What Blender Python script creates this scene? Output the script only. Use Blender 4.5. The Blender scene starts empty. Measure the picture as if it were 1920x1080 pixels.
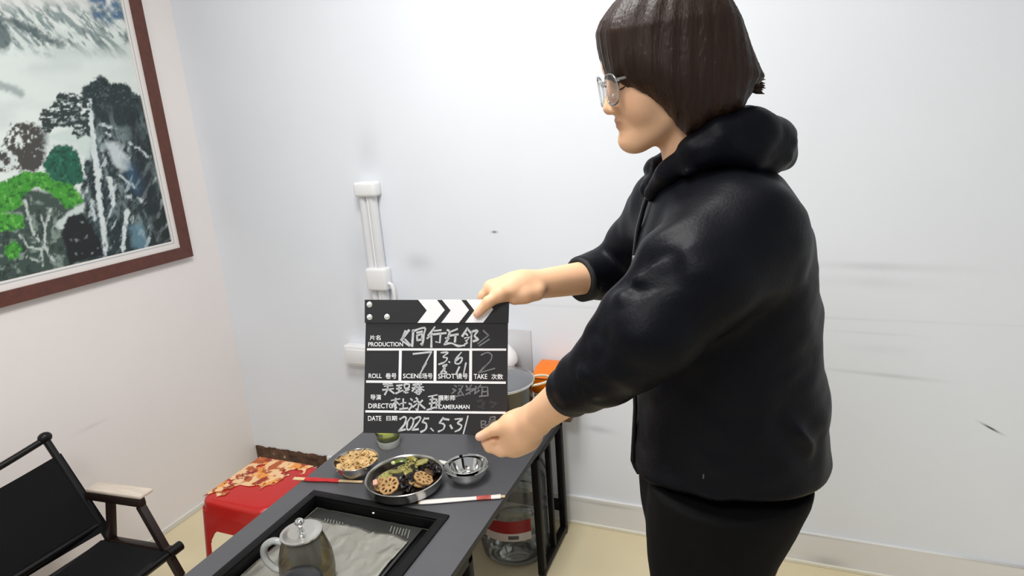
import bpy, bmesh, math, random
import numpy as np
from mathutils import Vector, Matrix
R = math.radians
random.seed(7)
scene = bpy.context.scene
col = scene.collection

# ------------------------------------------------------------------ camera
F = 1195.0
YAW, PITCH, ROLL, CAMZ = R(22.86), R(14.82), R(-4.24), 1.5
def _basis():
    cy, sy, cp, sp = math.cos(YAW), math.sin(YAW), math.cos(PITCH), math.sin(PITCH)
    fwd = np.array([-sy*cp, cy*cp, -sp]); right = np.array([cy, sy, 0.0]); down = np.cross(fwd, right)
    c, s = math.cos(ROLL), math.sin(ROLL)
    return c*right - s*down, s*right + c*down, fwd
VR, VD, VF = _basis()
EYE = np.array([0, 0, CAMZ])
cam_data = bpy.data.cameras.new('camera')
cam = bpy.data.objects.new('camera', cam_data); col.objects.link(cam)
cam_data.sensor_width = 36.0; cam_data.lens = F/1920*36.0; cam_data.clip_start = 0.02
m = Matrix.Identity(4)
for i in range(3):
    m[i][0], m[i][1], m[i][2], m[i][3] = VR[i], -VD[i], -VF[i], EYE[i]
cam.matrix_world = m
scene.camera = cam

# ------------------------------------------------------------------ world, lamp light, exposure
world = bpy.data.worlds.new('world'); scene.world = world; world.use_nodes = True
bg = world.node_tree.nodes['Background']
bg.inputs['Color'].default_value = (0.93, 0.96, 1.0, 1); bg.inputs['Strength'].default_value = 0.45
def area(name, loc, size, power, colr, rot=(0, 0, 0)):
    l = bpy.data.lights.new(name, 'AREA'); l.shape = 'RECTANGLE'; l.size, l.size_y = size
    l.energy = power; l.color = colr
    o = bpy.data.objects.new(name, l); col.objects.link(o); o.location = loc; o.rotation_euler = rot
    return o
LAMP = (-0.70, 0.90, 2.66)
area('ceiling_lamp_light', (LAMP[0], LAMP[1], LAMP[2]-0.02), (0.55, 0.55), 27, (1.0, 0.99, 0.975))
FILL_LAMP = (-0.45, -0.55, 2.66)  # added fill lamp, unseen, brightens the front of the clapperboard
area('added_fill_light', (FILL_LAMP[0], FILL_LAMP[1], FILL_LAMP[2]-0.02), (0.55, 0.55), 21, (1.0, 0.99, 0.975))
scene.view_settings.view_transform = 'Standard'
scene.view_settings.look = 'None'
scene.view_settings.gamma = 1.0
scene.view_settings.use_curve_mapping = False
scene.view_settings.exposure = 0.0

# ------------------------------------------------------------------ geometry measured from the photograph
def ray(x, y): return ((x-960)/F)*VR + ((y-540)/F)*VD + VF
def dep(x, y, z): return EYE + ray(x, y)*z
def onz(x, y, z): v = ray(x, y); return EYE + v*((z-CAMZ)/v[2])
def onx(x, y, X): v = ray(x, y); return EYE + v*(X/v[0])
def ony(x, y, Y): v = ray(x, y); return EYE + v*(Y/v[1])
XW, YB, TZ = -2.215, 2.025, 0.48

# ------------------------------------------------------------------ materials
def lin(c):
    return tuple(((v/255)/12.92 if v/255 <= 0.04045 else ((v/255+0.055)/1.055)**2.4) for v in c)
MATS = {}
def mat(name, rgb, rough=0.5, metal=0.0, var=0.0, vscale=12.0, bump=0.0, bscale=60.0, spec=0.5, sss=0.0, sheen=0.0, coat=0.0, stretch=None, srgb=True, detail=4.0):
    if name in MATS: return MATS[name]
    M = bpy.data.materials.new(name); M.use_nodes = True; MATS[name] = M
    nt = M.node_tree; b = nt.nodes['Principled BSDF']
    c = lin(rgb) if srgb else rgb
    b.inputs['Base Color'].default_value = (*c, 1)
    b.inputs['Roughness'].default_value = rough; b.inputs['Metallic'].default_value = metal
    b.inputs['Specular IOR Level'].default_value = spec
    if sss:
        b.inputs['Subsurface Weight'].default_value = sss
        b.inputs['Subsurface Radius'].default_value = (0.012, 0.005, 0.003); b.inputs['Subsurface Scale'].default_value = 1.0
    if sheen: b.inputs['Sheen Weight'].default_value = sheen
    if coat: b.inputs['Coat Weight'].default_value = coat; b.inputs['Coat Roughness'].default_value = 0.15
    tc = nt.nodes.new('ShaderNodeTexCoord')
    src = tc.outputs['Object']
    if stretch:
        mp = nt.nodes.new('ShaderNodeMapping'); mp.inputs['Scale'].default_value = stretch
        nt.links.new(src, mp.inputs['Vector']); src = mp.outputs['Vector']
    if var:
        n = nt.nodes.new('ShaderNodeTexNoise'); n.inputs['Scale'].default_value = vscale; n.inputs['Detail'].default_value = detail
        nt.links.new(src, n.inputs['Vector'])
        r = nt.nodes.new('ShaderNodeValToRGB')
        r.color_ramp.elements[0].position = 0.3; r.color_ramp.elements[1].position = 0.7
        r.color_ramp.elements[0].color = (*[v*(1-var) for v in c], 1)
        r.color_ramp.elements[1].color = (*[min(1, v*(1+var*0.6)) for v in c], 1)
        nt.links.new(n.outputs['Fac'], r.inputs['Fac']); nt.links.new(r.outputs['Color'], b.inputs['Base Color'])
    if bump:
        n2 = nt.nodes.new('ShaderNodeTexNoise'); n2.inputs['Scale'].default_value = bscale; n2.inputs['Detail'].default_value = 3
        nt.links.new(src, n2.inputs['Vector'])
        bp = nt.nodes.new('ShaderNodeBump'); bp.inputs['Strength'].default_value = bump; bp.inputs['Distance'].default_value = 0.004
        nt.links.new(n2.outputs['Fac'], bp.inputs['Height']); nt.links.new(bp.outputs['Normal'], b.inputs['Normal'])
    return M
def thin_clear(name, tint, gloss=1.5, rough=0.03, opacity=0.06, body=(230, 235, 235)):
    if name in MATS: return MATS[name]
    M = bpy.data.materials.new(name); M.use_nodes = True; MATS[name] = M
    nt = M.node_tree; nt.nodes.clear()
    out = nt.nodes.new('ShaderNodeOutputMaterial'); tr = nt.nodes.new('ShaderNodeBsdfTransparent')
    tr.inputs['Color'].default_value = (*lin(tint), 1)
    gl = nt.nodes.new('ShaderNodeBsdfGlossy'); gl.inputs['Roughness'].default_value = rough
    di = nt.nodes.new('ShaderNodeBsdfDiffuse'); di.inputs['Color'].default_value = (*lin(body), 1)
    fr = nt.nodes.new('ShaderNodeFresnel'); fr.inputs['IOR'].default_value = gloss
    m1 = nt.nodes.new('ShaderNodeMixShader'); m2 = nt.nodes.new('ShaderNodeMixShader')
    m1.inputs['Fac'].default_value = opacity
    nt.links.new(tr.outputs[0], m1.inputs[1]); nt.links.new(di.outputs[0], m1.inputs[2])
    nt.links.new(fr.outputs[0], m2.inputs['Fac']); nt.links.new(m1.outputs[0], m2.inputs[1]); nt.links.new(gl.outputs[0], m2.inputs[2])
    nt.links.new(m2.outputs[0], out.inputs['Surface'])
    return M
def attr_mat(name, rough=0.5, sss=0.0, spec=0.5, bump=0.0, bscale=300, coat=0.0):
    M = mat(name, (200, 200, 200), rough, spec=spec, sss=sss, bump=bump, bscale=bscale, coat=coat)
    nt = M.node_tree; a = nt.nodes.new('ShaderNodeAttribute'); a.attribute_name = 'tone'
    nt.links.new(a.outputs['Color'], nt.nodes['Principled BSDF'].inputs['Base Color'])
    return M

# ------------------------------------------------------------------ object helpers
OFF = {}
def tag(o, label=None, cat=None, group=None, kind=None):
    if label: o['label'] = label
    if cat: o['category'] = cat
    if group: o['group'] = group
    if kind: o['kind'] = kind
    return o
def thing(name, label, cat, loc, group=None):
    o = bpy.data.objects.new(name, None); col.objects.link(o); o.location = Vector(loc); o.empty_display_size = 0.05
    OFF[o] = np.array(loc, float)
    return tag(o, label, cat, group)
def link_mesh(name, verts, faces, material, parent=None, loc=None, smooth=True, sharp=40):
    off = OFF[parent] if parent is not None else (np.array(loc, float) if loc is not None else np.zeros(3))
    V = np.asarray(verts, float) - off
    me = bpy.data.meshes.new(name)
    me.from_pydata([tuple(v) for v in V], [], [tuple(int(i) for i in f) for f in faces])
    me.update()
    if smooth:
        me.shade_smooth()
        if sharp: me.set_sharp_from_angle(angle=R(sharp))
    if material: me.materials.append(material)
    o = bpy.data.objects.new(name, me); col.objects.link(o)
    OFF[o] = off
    if parent is not None: o.parent = parent
    else: o.location = Vector(off)
    return o
class MB:
    def __init__(s): s.v = []; s.f = []
    def add(s, vf):
        v, f = vf; n = len(s.v); s.v += [np.asarray(q, float) for q in v]; s.f += [[i+n for i in q] for q in f]; return s
    def build(s, name, material, parent=None, loc=None, smooth=True, sharp=40):
        return link_mesh(name, s.v, s.f, material, parent, loc, smooth, sharp)
def box(c, s, bev=0.0, seg=2, rot=None):
    bm = bmesh.new(); bmesh.ops.create_cube(bm, size=1)
    for v in bm.verts: v.co = Vector((v.co.x*s[0], v.co.y*s[1], v.co.z*s[2]))
    if bev: bmesh.ops.bevel(bm, geom=list(bm.edges), offset=bev, segments=seg, affect='EDGES', profile=0.5)
    if rot is not None:
        for v in bm.verts: v.co = rot @ v.co
    bm.verts.index_update()
    V = [np.array(v.co)+np.array(c) for v in bm.verts]; Fc = [[v.index for v in f.verts] for f in bm.faces]
    bm.free(); return V, Fc
def bar(a, b, w, h, bev=0.002, up=(0, 0, 1)):
    a = Vector(a); b = Vector(b); d = b-a; L = d.length; d.normalize()
    u = Vector(up)
    if abs(u.dot(d)) > 0.98: u = Vector((0, 1, 0))
    s = d.cross(u).normalized(); u = s.cross(d)
    rot = Matrix((s, d, u)).transposed()
    return box((a+b)/2, (w, L, h), bev, 2, rot)
def tube(path, r, n=12, caps=True, closed=False):
    P = [Vector(p) for p in path]; m_ = len(P)
    rs = [r]*m_ if not hasattr(r, '__len__') else list(r)
    T = []
    for i in range(m_):
        if closed: t = P[(i+1) % m_]-P[i-1]
        else: t = P[min(i+1, m_-1)]-P[max(i-1, 0)]
        T.append(t.normalized())
    u = T[0].orthogonal().normalized(); V = []; Fc = []
    for i in range(m_):
        u = (u - T[i]*u.dot(T[i])).normalized(); w = T[i].cross(u)
        for k in range(n):
            a = 2*math.pi*k/n; V.append(P[i]+(u*math.cos(a)+w*math.sin(a))*rs[i])
    for i in range(m_ if closed else m_-1):
        j = (i+1) % m_
        for k in range(n): Fc.append([i*n+k, i*n+(k+1) % n, j*n+(k+1) % n, j*n+k])
    if caps and not closed: Fc.append(list(range(n))[::-1]); Fc.append([(m_-1)*n+k for k in range(n)])
    return [np.array(v) for v in V], Fc
def smooth_path(pts, n=8):
    P = [np.asarray(p, float) for p in pts]; out = []
    for i in range(len(P)-1):
        p0, p1, p2, p3 = P[max(i-1, 0)], P[i], P[i+1], P[min(i+2, len(P)-1)]
        for k in range(n):
            t = k/n
            out.append(0.5*((2*p1)+(-p0+p2)*t+(2*p0-5*p1+4*p2-p3)*t*t+(-p0+3*p1-3*p2+p3)*t**3))
    out.append(P[-1]); return out
def lathe(prof, c=(0, 0, 0), n=48):
    V = []; Fc = []; c = np.array(c, float); idx = []
    for r, z in prof:
        if r < 1e-6: idx.append([len(V)]); V.append(c+np.array([0, 0, z]))
        else:
            idx.append(list(range(len(V), len(V)+n)))
            for k in range(n): a = 2*math.pi*k/n; V.append(c+np.array([r*math.cos(a), r*math.sin(a), z]))
    for a, b in zip(idx[:-1], idx[1:]):
        if len(a) == 1 and len(b) == 1: continue
        for k in range(n):
            k2 = (k+1) % n
            if len(a) == 1: Fc.append([a[0], b[k2], b[k]])
            elif len(b) == 1: Fc.append([a[k], a[k2], b[0]])
            else: Fc.append([a[k], a[k2], b[k2], b[k]])
    return V, Fc
def ball(c, r, n=16, s=(1, 1, 1)):
    prof = [(abs(r*math.sin(math.pi*i/n)) if 0 < i < n else 0.0, -r*math.cos(math.pi*i/n)) for i in range(n+1)]
    V, Fc = lathe(prof, (0, 0, 0), 2*n)
    return [np.array(c)+v*np.array(s) for v in V], Fc
def move(vf, fn): return [fn(v) for v in vf[0]], vf[1]
def sheet(grid, thick, nrm=None):
    """closed slab from a grid of points"""
    G = np.asarray(grid, float); h, w = G.shape[:2]
    du = np.gradient(G, axis=1); dv = np.gradient(G, axis=0); N = np.cross(du, dv); N /= np.linalg.norm(N, axis=2, keepdims=True)+1e-9
    V = list((G+N*thick/2).reshape(-1, 3))+list((G-N*thick/2).reshape(-1, 3)); n = h*w; Fc = []
    for i in range(h-1):
        for j in range(w-1):
            a, b, c, d = i*w+j, i*w+j+1, (i+1)*w+j+1, (i+1)*w+j
            Fc.append([a, b, c, d]); Fc.append([n+d, n+c, n+b, n+a])
    for j in range(w-1):
        Fc.append([j+1, j, n+j, n+j+1]); k = (h-1)*w; Fc.append([k+j, k+j+1, n+k+j+1, n+k+j])
    for i in range(h-1):
        Fc.append([i*w, (i+1)*w, n+(i+1)*w, n+i*w]); Fc.append([(i+1)*w+w-1, i*w+w-1, n+i*w+w-1, n+(i+1)*w+w-1])
    return V, Fc
def copy_thing(o, loc, rot=None, label=None, group=None, scl=None):
    c = o.copy(); col.objects.link(c); c.location = Vector(loc)
    if rot is not None: c.rotation_euler = rot
    if scl is not None: c.scale = scl if hasattr(scl, '__len__') else (scl, scl, scl)
    if label: c['label'] = label
    if group: c['group'] = group
    for ch in list(o.children):
        d = ch.copy(); col.objects.link(d); d.parent = c
        for g in list(ch.children): e = g.copy(); col.objects.link(e); e.parent = d
    return c
# value noise
def _h(i, j, k, s):
    n = (i*374761393 + j*668265263 + k*2147483647 + s*1274126177) & 0xffffffff
    n = ((n ^ (n >> 13))*1274126177) & 0xffffffff
    return ((n ^ (n >> 16)) & 0xffff)/65535.0
def vnoise3(P, s=0):
    P = np.asarray(P, float); I = np.floor(P).astype(np.int64); f = P-I; f = f*f*(3-2*f)
    out = 0
    for a in (0, 1):
        for b in (0, 1):
            for c in (0, 1):
                w = (f[..., 0] if a else 1-f[..., 0])*(f[..., 1] if b else 1-f[..., 1])*(f[..., 2] if c else 1-f[..., 2])
                out = out + w*_h(I[..., 0]+a, I[..., 1]+b, I[..., 2]+c, s)
    return out
def fbm(P, o=4, s=0):
    P = np.asarray(P, float); t = 0; a = 0.5; n = 0
    for i in range(o): t = t+a*vnoise3(P*2**i, s+i); n += a; a *= 0.5
    return t/n

# ------------------------------------------------------------------ implicit surfaces (organic shapes)
def smin(a, b, k):
    if k <= 0: return np.minimum(a, b)
    h = np.maximum(k-np.abs(a-b), 0)/k; return np.minimum(a, b)-h*h*k*0.25
def smax(a, b, k): return -smin(-a, -b, k)
def s_cone(P, a, b, r1, r2):
    a = np.asarray(a); ba = np.asarray(b)-a; pa = P-a; t = np.clip(pa@ba/(ba@ba+1e-12), 0, 1)
    return np.linalg.norm(pa-t[:, None]*ba, axis=1)-(r1+(r2-r1)*t)
def s_ell(P, c, r, M=None):
    q = P-np.asarray(c)
    if M is not None: q = q@M          # columns of M are the ellipsoid's axes
    r = np.asarray(r, float); k0 = np.linalg.norm(q/r, axis=1); k1 = np.linalg.norm(q/(r*r), axis=1)+1e-9
    return k0*(k0-1)/k1
def s_poly(x, y, poly):
    p = np.asarray(poly, float); n = len(p); d = np.full(x.shape, 1e9); s = np.ones(x.shape)
    for i in range(n):
        j = (i-1) % n; ex, ey = p[j]-p[i]; wx, wy = x-p[i, 0], y-p[i, 1]
        t = np.clip((wx*ex+wy*ey)/(ex*ex+ey*ey+1e-12), 0, 1); d = np.minimum(d, (wx-ex*t)**2+(wy-ey*t)**2)
        c1 = y >= p[i, 1]; c2 = y < p[j, 1]; c3 = ex*wy > ey*wx
        s = np.where((c1 & c2 & c3) | (~c1 & ~c2 & ~c3), -s, s)
    return s*np.sqrt(d)
def surfnet(f, lo, hi, h, B=14):
    lo = np.array(lo, float); hi = np.array(hi, float); nb = np.ceil((hi-lo)/(h*B)).astype(int)
    I = np.stack(np.meshgrid(*[np.arange(n) for n in nb], indexing='ij'), -1).reshape(-1, 3)
    cen = lo+(I+0.5)*h*B; rad = h*B*0.87
    v = np.concatenate([f(cen[i:i+20000]) for i in range(0, len(cen), 20000)])
    act = I[np.abs(v) < rad*1.7+0.012]
    g = np.arange(B+1); G = np.stack(np.meshgrid(g, g, g, indexing='ij'), -1).reshape(-1, 3)
    D = (nb*B+2).astype(np.int64)
    def key(c): return (c[..., 0]*D[1]+c[..., 1])*D[2]+c[..., 2]
    K = []; VV = []; Q = []
    corners = [(a, b, c) for a in (0, 1) for b in (0, 1) for c in (0, 1)]
    for blk in act:
        base = blk*B; P = lo+(base+G)*h; d = f(P).reshape(B+1, B+1, B+1); sg = d < 0
        if sg.all() or not sg.any(): continue
        cnt = sum(sg[a:B+a, b:B+b, c:B+c].astype(int) for a, b, c in corners)
        ci = np.argwhere((cnt > 0) & (cnt < 8))
        if len(ci) == 0: continue
        acc = np.zeros((len(ci), 3)); num = np.zeros(len(ci))
        dv = {q: d[ci[:, 0]+q[0], ci[:, 1]+q[1], ci[:, 2]+q[2]] for q in corners}
        for q in corners:
            for ax in range(3):
                if q[ax]: continue
                q2 = list(q); q2[ax] = 1; A, Bv = dv[q], dv[tuple(q2)]
                x = (A < 0) != (Bv < 0); t = np.where(x, A/np.where(x, A-Bv, 1), 0)
                p = np.tile(np.array(q, float), (len(ci), 1)); p[:, ax] += t
                acc += p*x[:, None]; num += x
        K.append(key(base+ci)); VV.append(lo+(base+ci+acc/num[:, None])*h)
        for ax in range(3):
            s1 = [slice(0, B)]*3; s2 = [slice(0, B)]*3; s2[ax] = slice(1, B+1)
            A = sg[tuple(s1)]; Bv = sg[tuple(s2)]; e = np.argwhere(A != Bv)
            if len(e) == 0: continue
            flip = A[e[:, 0], e[:, 1], e[:, 2]]
            b, c = (ax+1) % 3, (ax+2) % 3; ee = base+e; quad = []
            for ob, oc in ((0, 0), (1, 0), (1, 1), (0, 1)):
                q = ee.copy(); q[:, b] -= ob; q[:, c] -= oc; quad.append(key(q))
            quad = np.stack(quad, 1); quad[flip] = quad[flip][:, ::-1]; Q.append(quad)
    K = np.concatenate(K); VV = np.concatenate(VV); Q = np.concatenate(Q)
    o = np.argsort(K); K = K[o]; VV = VV[o]
    ix = np.clip(np.searchsorted(K, Q), 0, len(K)-1); ok = (K[ix] == Q).all(1)
    return VV, ix[ok][:, ::-1]

# ================================================================== SETTING
def struct(name, vf, material, label=None, smooth=False):
    b = MB()
    for q in (vf if isinstance(vf, list) else [vf]): b.add(q)
    return tag(b.build(name, material, None, None, smooth), label, None, None, 'structure')
def quad(a, b, c, d): return [np.array(p, float) for p in (a, b, c, d)], [[0, 1, 2, 3]]

def wall_material(name, base, marks):
    """painted plaster with faint patches; marks = (axis, u, z, ru, rz, strength) scuffs of their own shape"""
    M = mat(name, base, 0.55, var=0.02, vscale=2.5, bump=0.05, bscale=35, spec=0.3)
    nt = M.node_tree; b = nt.nodes['Principled BSDF']; L = nt.links
    tc = nt.nodes.new('ShaderNodeTexCoord'); sep = nt.nodes.new('ShaderNodeSeparateXYZ'); L.new(tc.outputs['Object'], sep.inputs[0])
    def math_(op, a, c=None):
        n = nt.nodes.new('ShaderNodeMath'); n.operation = op
        for i, v in enumerate((a, c)):
            if v is None: continue
            if isinstance(v, (int, float)): n.inputs[i].default_value = v
            else: L.new(v, n.inputs[i])
        return n.outputs[0]
    ns = nt.nodes.new('ShaderNodeTexNoise'); ns.inputs['Scale'].default_value = 9; ns.inputs['Detail'].default_value = 6
    L.new(tc.outputs['Object'], ns.inputs['Vector'])
    tot = None
    for ax, u, z, ru, rz, slope, st in marks:
        du = math_('SUBTRACT', sep.outputs[ax], u)
        dz = math_('SUBTRACT', math_('SUBTRACT', sep.outputs['Z'], z), math_('MULTIPLY', du, slope))
        a = math_('DIVIDE', du, ru); c = math_('DIVIDE', dz, rz)
        e = math_('ADD', math_('POWER', math_('ABSOLUTE', a), 2.0), math_('POWER', math_('ABSOLUTE', c), 2.0))
        g = math_('MULTIPLY', math_('POWER', 2.718, math_('MULTIPLY', e, -1.0)), st)
        tot = g if tot is None else math_('ADD', tot, g)
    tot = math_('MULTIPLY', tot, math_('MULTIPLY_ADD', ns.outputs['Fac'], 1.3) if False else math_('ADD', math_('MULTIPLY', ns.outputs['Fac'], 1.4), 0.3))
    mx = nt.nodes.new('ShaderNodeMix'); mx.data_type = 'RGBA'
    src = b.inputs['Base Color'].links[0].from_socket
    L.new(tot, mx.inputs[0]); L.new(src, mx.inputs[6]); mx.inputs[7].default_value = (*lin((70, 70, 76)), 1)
    mx.clamp_factor = True
    L.new(mx.outputs[2], b.inputs['Base Color'])
    return M
def bm_(x, y, ru, rz, slope, st): p = ony(x, y, YB); return ('X', p[0], p[2], ru, rz, slope, st)
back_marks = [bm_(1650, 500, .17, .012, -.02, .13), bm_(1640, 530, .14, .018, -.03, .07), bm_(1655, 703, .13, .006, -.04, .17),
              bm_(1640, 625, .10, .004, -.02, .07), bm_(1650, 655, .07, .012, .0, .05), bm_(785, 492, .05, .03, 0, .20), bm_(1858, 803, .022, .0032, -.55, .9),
              bm_(927, 435, .010, .004, 0, .9), bm_(690, 285, .045, .11, 0, .10), bm_(685, 470, .07, .12, 0, .12), bm_(1120, 805, .05, .012, -.05, .25),
              bm_(1300, 585, .7, .004, .0, .10), bm_(676, 590, .03, .14, 0, .10)]
M_back = wall_material('white_wall_paint', (236, 240, 246), back_marks)
def lm_(x, y, ry, rz, slope, st): p = onx(x, y, XW); return ('Y', p[1], p[2], ry, rz, slope, st)
M_left = wall_material('white_wall_paint_warm', (241, 235, 233), [lm_(455, 640, .012, .10, 0, .10), lm_(170, 800, .05, .006, 0, .10)])
M_floor = mat('beige_floor_tile', (226, 212, 176), 0.28, var=0.06, vscale=3, spec=0.5)
M_ceil = mat('ceiling_paint', (238, 238, 238), 0.7)

XR, ZC, YF = 1.75, 2.72, -0.9
struct('floor', quad((XW, YF, 0), (XR, YF, 0), (XR, YB, 0), (XW, YB, 0)), M_floor)
struct('wall_back', box(((XW+XR)/2, YB+0.05, ZC/2), (XR-XW+0.2, 0.1, ZC)), M_back)
struct('wall_left', box((XW-0.05, (YF+YB)/2, ZC/2), (0.1, YB-YF, ZC)), M_left)
struct('wall_right', box((XR+0.05, (YF+YB)/2, ZC/2), (0.1, YB-YF, ZC)), M_back)
struct('ceiling', box(((XW+XR)/2, (YF+YB)/2, ZC+0.03), (XR-XW+0.2, YB-YF, 0.06)), M_ceil)
# skirting: white along the back wall, broken away near the left corner where brown dirty render shows
M_skirt = wall_material('white_skirting', (232, 231, 228), [('X', -0.55, 0.10, .12, .006, 0, .3), ('X', 0.0, 0.112, .25, .004, 0, .35), ('X', 0.2, 0.02, .05, .02, 0, .3), ('X', 0.75, 0.115, .2, .004, 0, .4)])
struct('baseboard_back', box(((-1.80+XR)/2, YB-0.005, 0.058), (XR+1.80, 0.012, 0.116), 0.002), M_skirt)
struct('trim_1', box(((-1.80+XR)/2, YB-0.014, 0.006), (XR+1.80, 0.008, 0.012), 0.002), mat('pale_caulk', (236, 232, 216), 0.5))
random.seed(3)
edge = []
nx = 40
top = [0.110+0.002*math.sin(i*0.9)+random.uniform(-.002, .003) for i in range(nx)]
G = [[(XW+0.002+(0.44*i/(nx-1)), YB-0.002, top[i]*k/3) for i in range(nx)] for k in range(4)]
Md = mat('broken_dirty_render', (92, 66, 50), 0.9, var=0.9, vscale=26, bump=1.0, bscale=30, detail=9)
_r = [n for n in Md.node_tree.nodes if n.type == 'VALTORGB'][0].color_ramp
_e = _r.elements.new(.66); _e.color = (*lin((112, 84, 66)), 1); _r.elements[0].color = (*lin((52, 34, 26)), 1); _r.elements[len(_r.elements)-1].color = (*lin((206, 196, 182)), 1)
struct('trim_2', sheet(G, 0.003), Md)
struct('baseboard_left', box((XW+0.004, (YF+YB)/2, 0.011), (0.010, YB-YF, 0.022), 0.003), mat('grey_caulk', (226, 224, 217), 0.6))

# ceiling lamp (out of the frame, lights the room) and an added fill lamp
M_em = bpy.data.materials.new('lamp_diffuser'); M_em.use_nodes = True
M_em.node_tree.nodes['Principled BSDF'].inputs['Emission Color'].default_value = (1, 1, 1, 1)
M_em.node_tree.nodes['Principled BSDF'].inputs['Emission Strength'].default_value = 4
for L_, lab in ((LAMP, 'square white flush ceiling lamp above the table'), (FILL_LAMP, 'square white fill lamp added unseen behind the camera')):
    lt = thing('ceiling_light', lab, 'ceiling light', (L_[0], L_[1], ZC))
    MB().add(box((L_[0], L_[1], ZC-0.012), (0.62, 0.62, 0.024), 0.004)).build('frame', mat('white_metal', (235, 235, 235), 0.4), lt)
    MB().add(box((L_[0], L_[1], ZC-0.028), (0.58, 0.58, 0.008), 0.002)).build('diffuser', M_em, lt)

# ================================================================== PICTURE
pic_y0, pic_y1, pic_z0, pic_z1 = 0.10, 1.876, 1.052, 2.20
xf = XW
pic = thing('framed_picture', 'large wood-framed ink landscape painting of misty cliffs and green trees', 'picture', (XW, (pic_y0+pic_y1)/2, pic_z0))
M_wood = mat('red_brown_wood', (92, 46, 33), 0.38, var=0.25, vscale=8, stretch=(1, 6, 6), coat=0.2)
FW, MWd = 0.046, 0.030
def frame_ring(y0, y1, z0, z1, w, x0, x1, bev):
    b = MB(); xc, dx = (x0+x1)/2, x1-x0
    def mitre(p):  # four mitred prisms
        V = [np.array((x, *q)) for x in (x0, x1) for q in p]
        return V, [[0, 1, 2, 3], [7, 6, 5, 4], [0, 4, 5, 1], [1, 5, 6, 2], [2, 6, 7, 3], [3, 7, 4, 0]]
    for p in ([(y0, z0), (y1, z0), (y1-w, z0+w), (y0+w, z0+w)], [(y1, z0), (y1, z1), (y1-w, z1-w), (y1-w, z0+w)],
              [(y1, z1), (y0, z1), (y0+w, z1-w), (y1-w, z1-w)], [(y0, z1), (y0, z0), (y0+w, z0+w), (y0+w, z1-w)]): b.add(mitre(p))
    return b
frame_ring(pic_y0, pic_y1, pic_z0, pic_z1, FW, xf, xf+0.024, .002).build('frame', M_wood, pic, None, False)
w2 = FW
frame_ring(pic_y0+w2, pic_y1-w2, pic_z0+w2, pic_z1-w2, MWd, xf, xf+0.014, .001).build('mount_border', mat('white_mount', (238, 232, 228), 0.5), pic, None, False)
# thin silver line on the mount
w3 = w2+MWd-0.009
frame_ring(pic_y0+w3, pic_y1-w3, pic_z0+w3, pic_z1-w3, 0.003, xf, xf+0.0146, .001).build('mount_line', mat('silver_line', (176, 186, 188), 0.4), pic, None, False)

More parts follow.
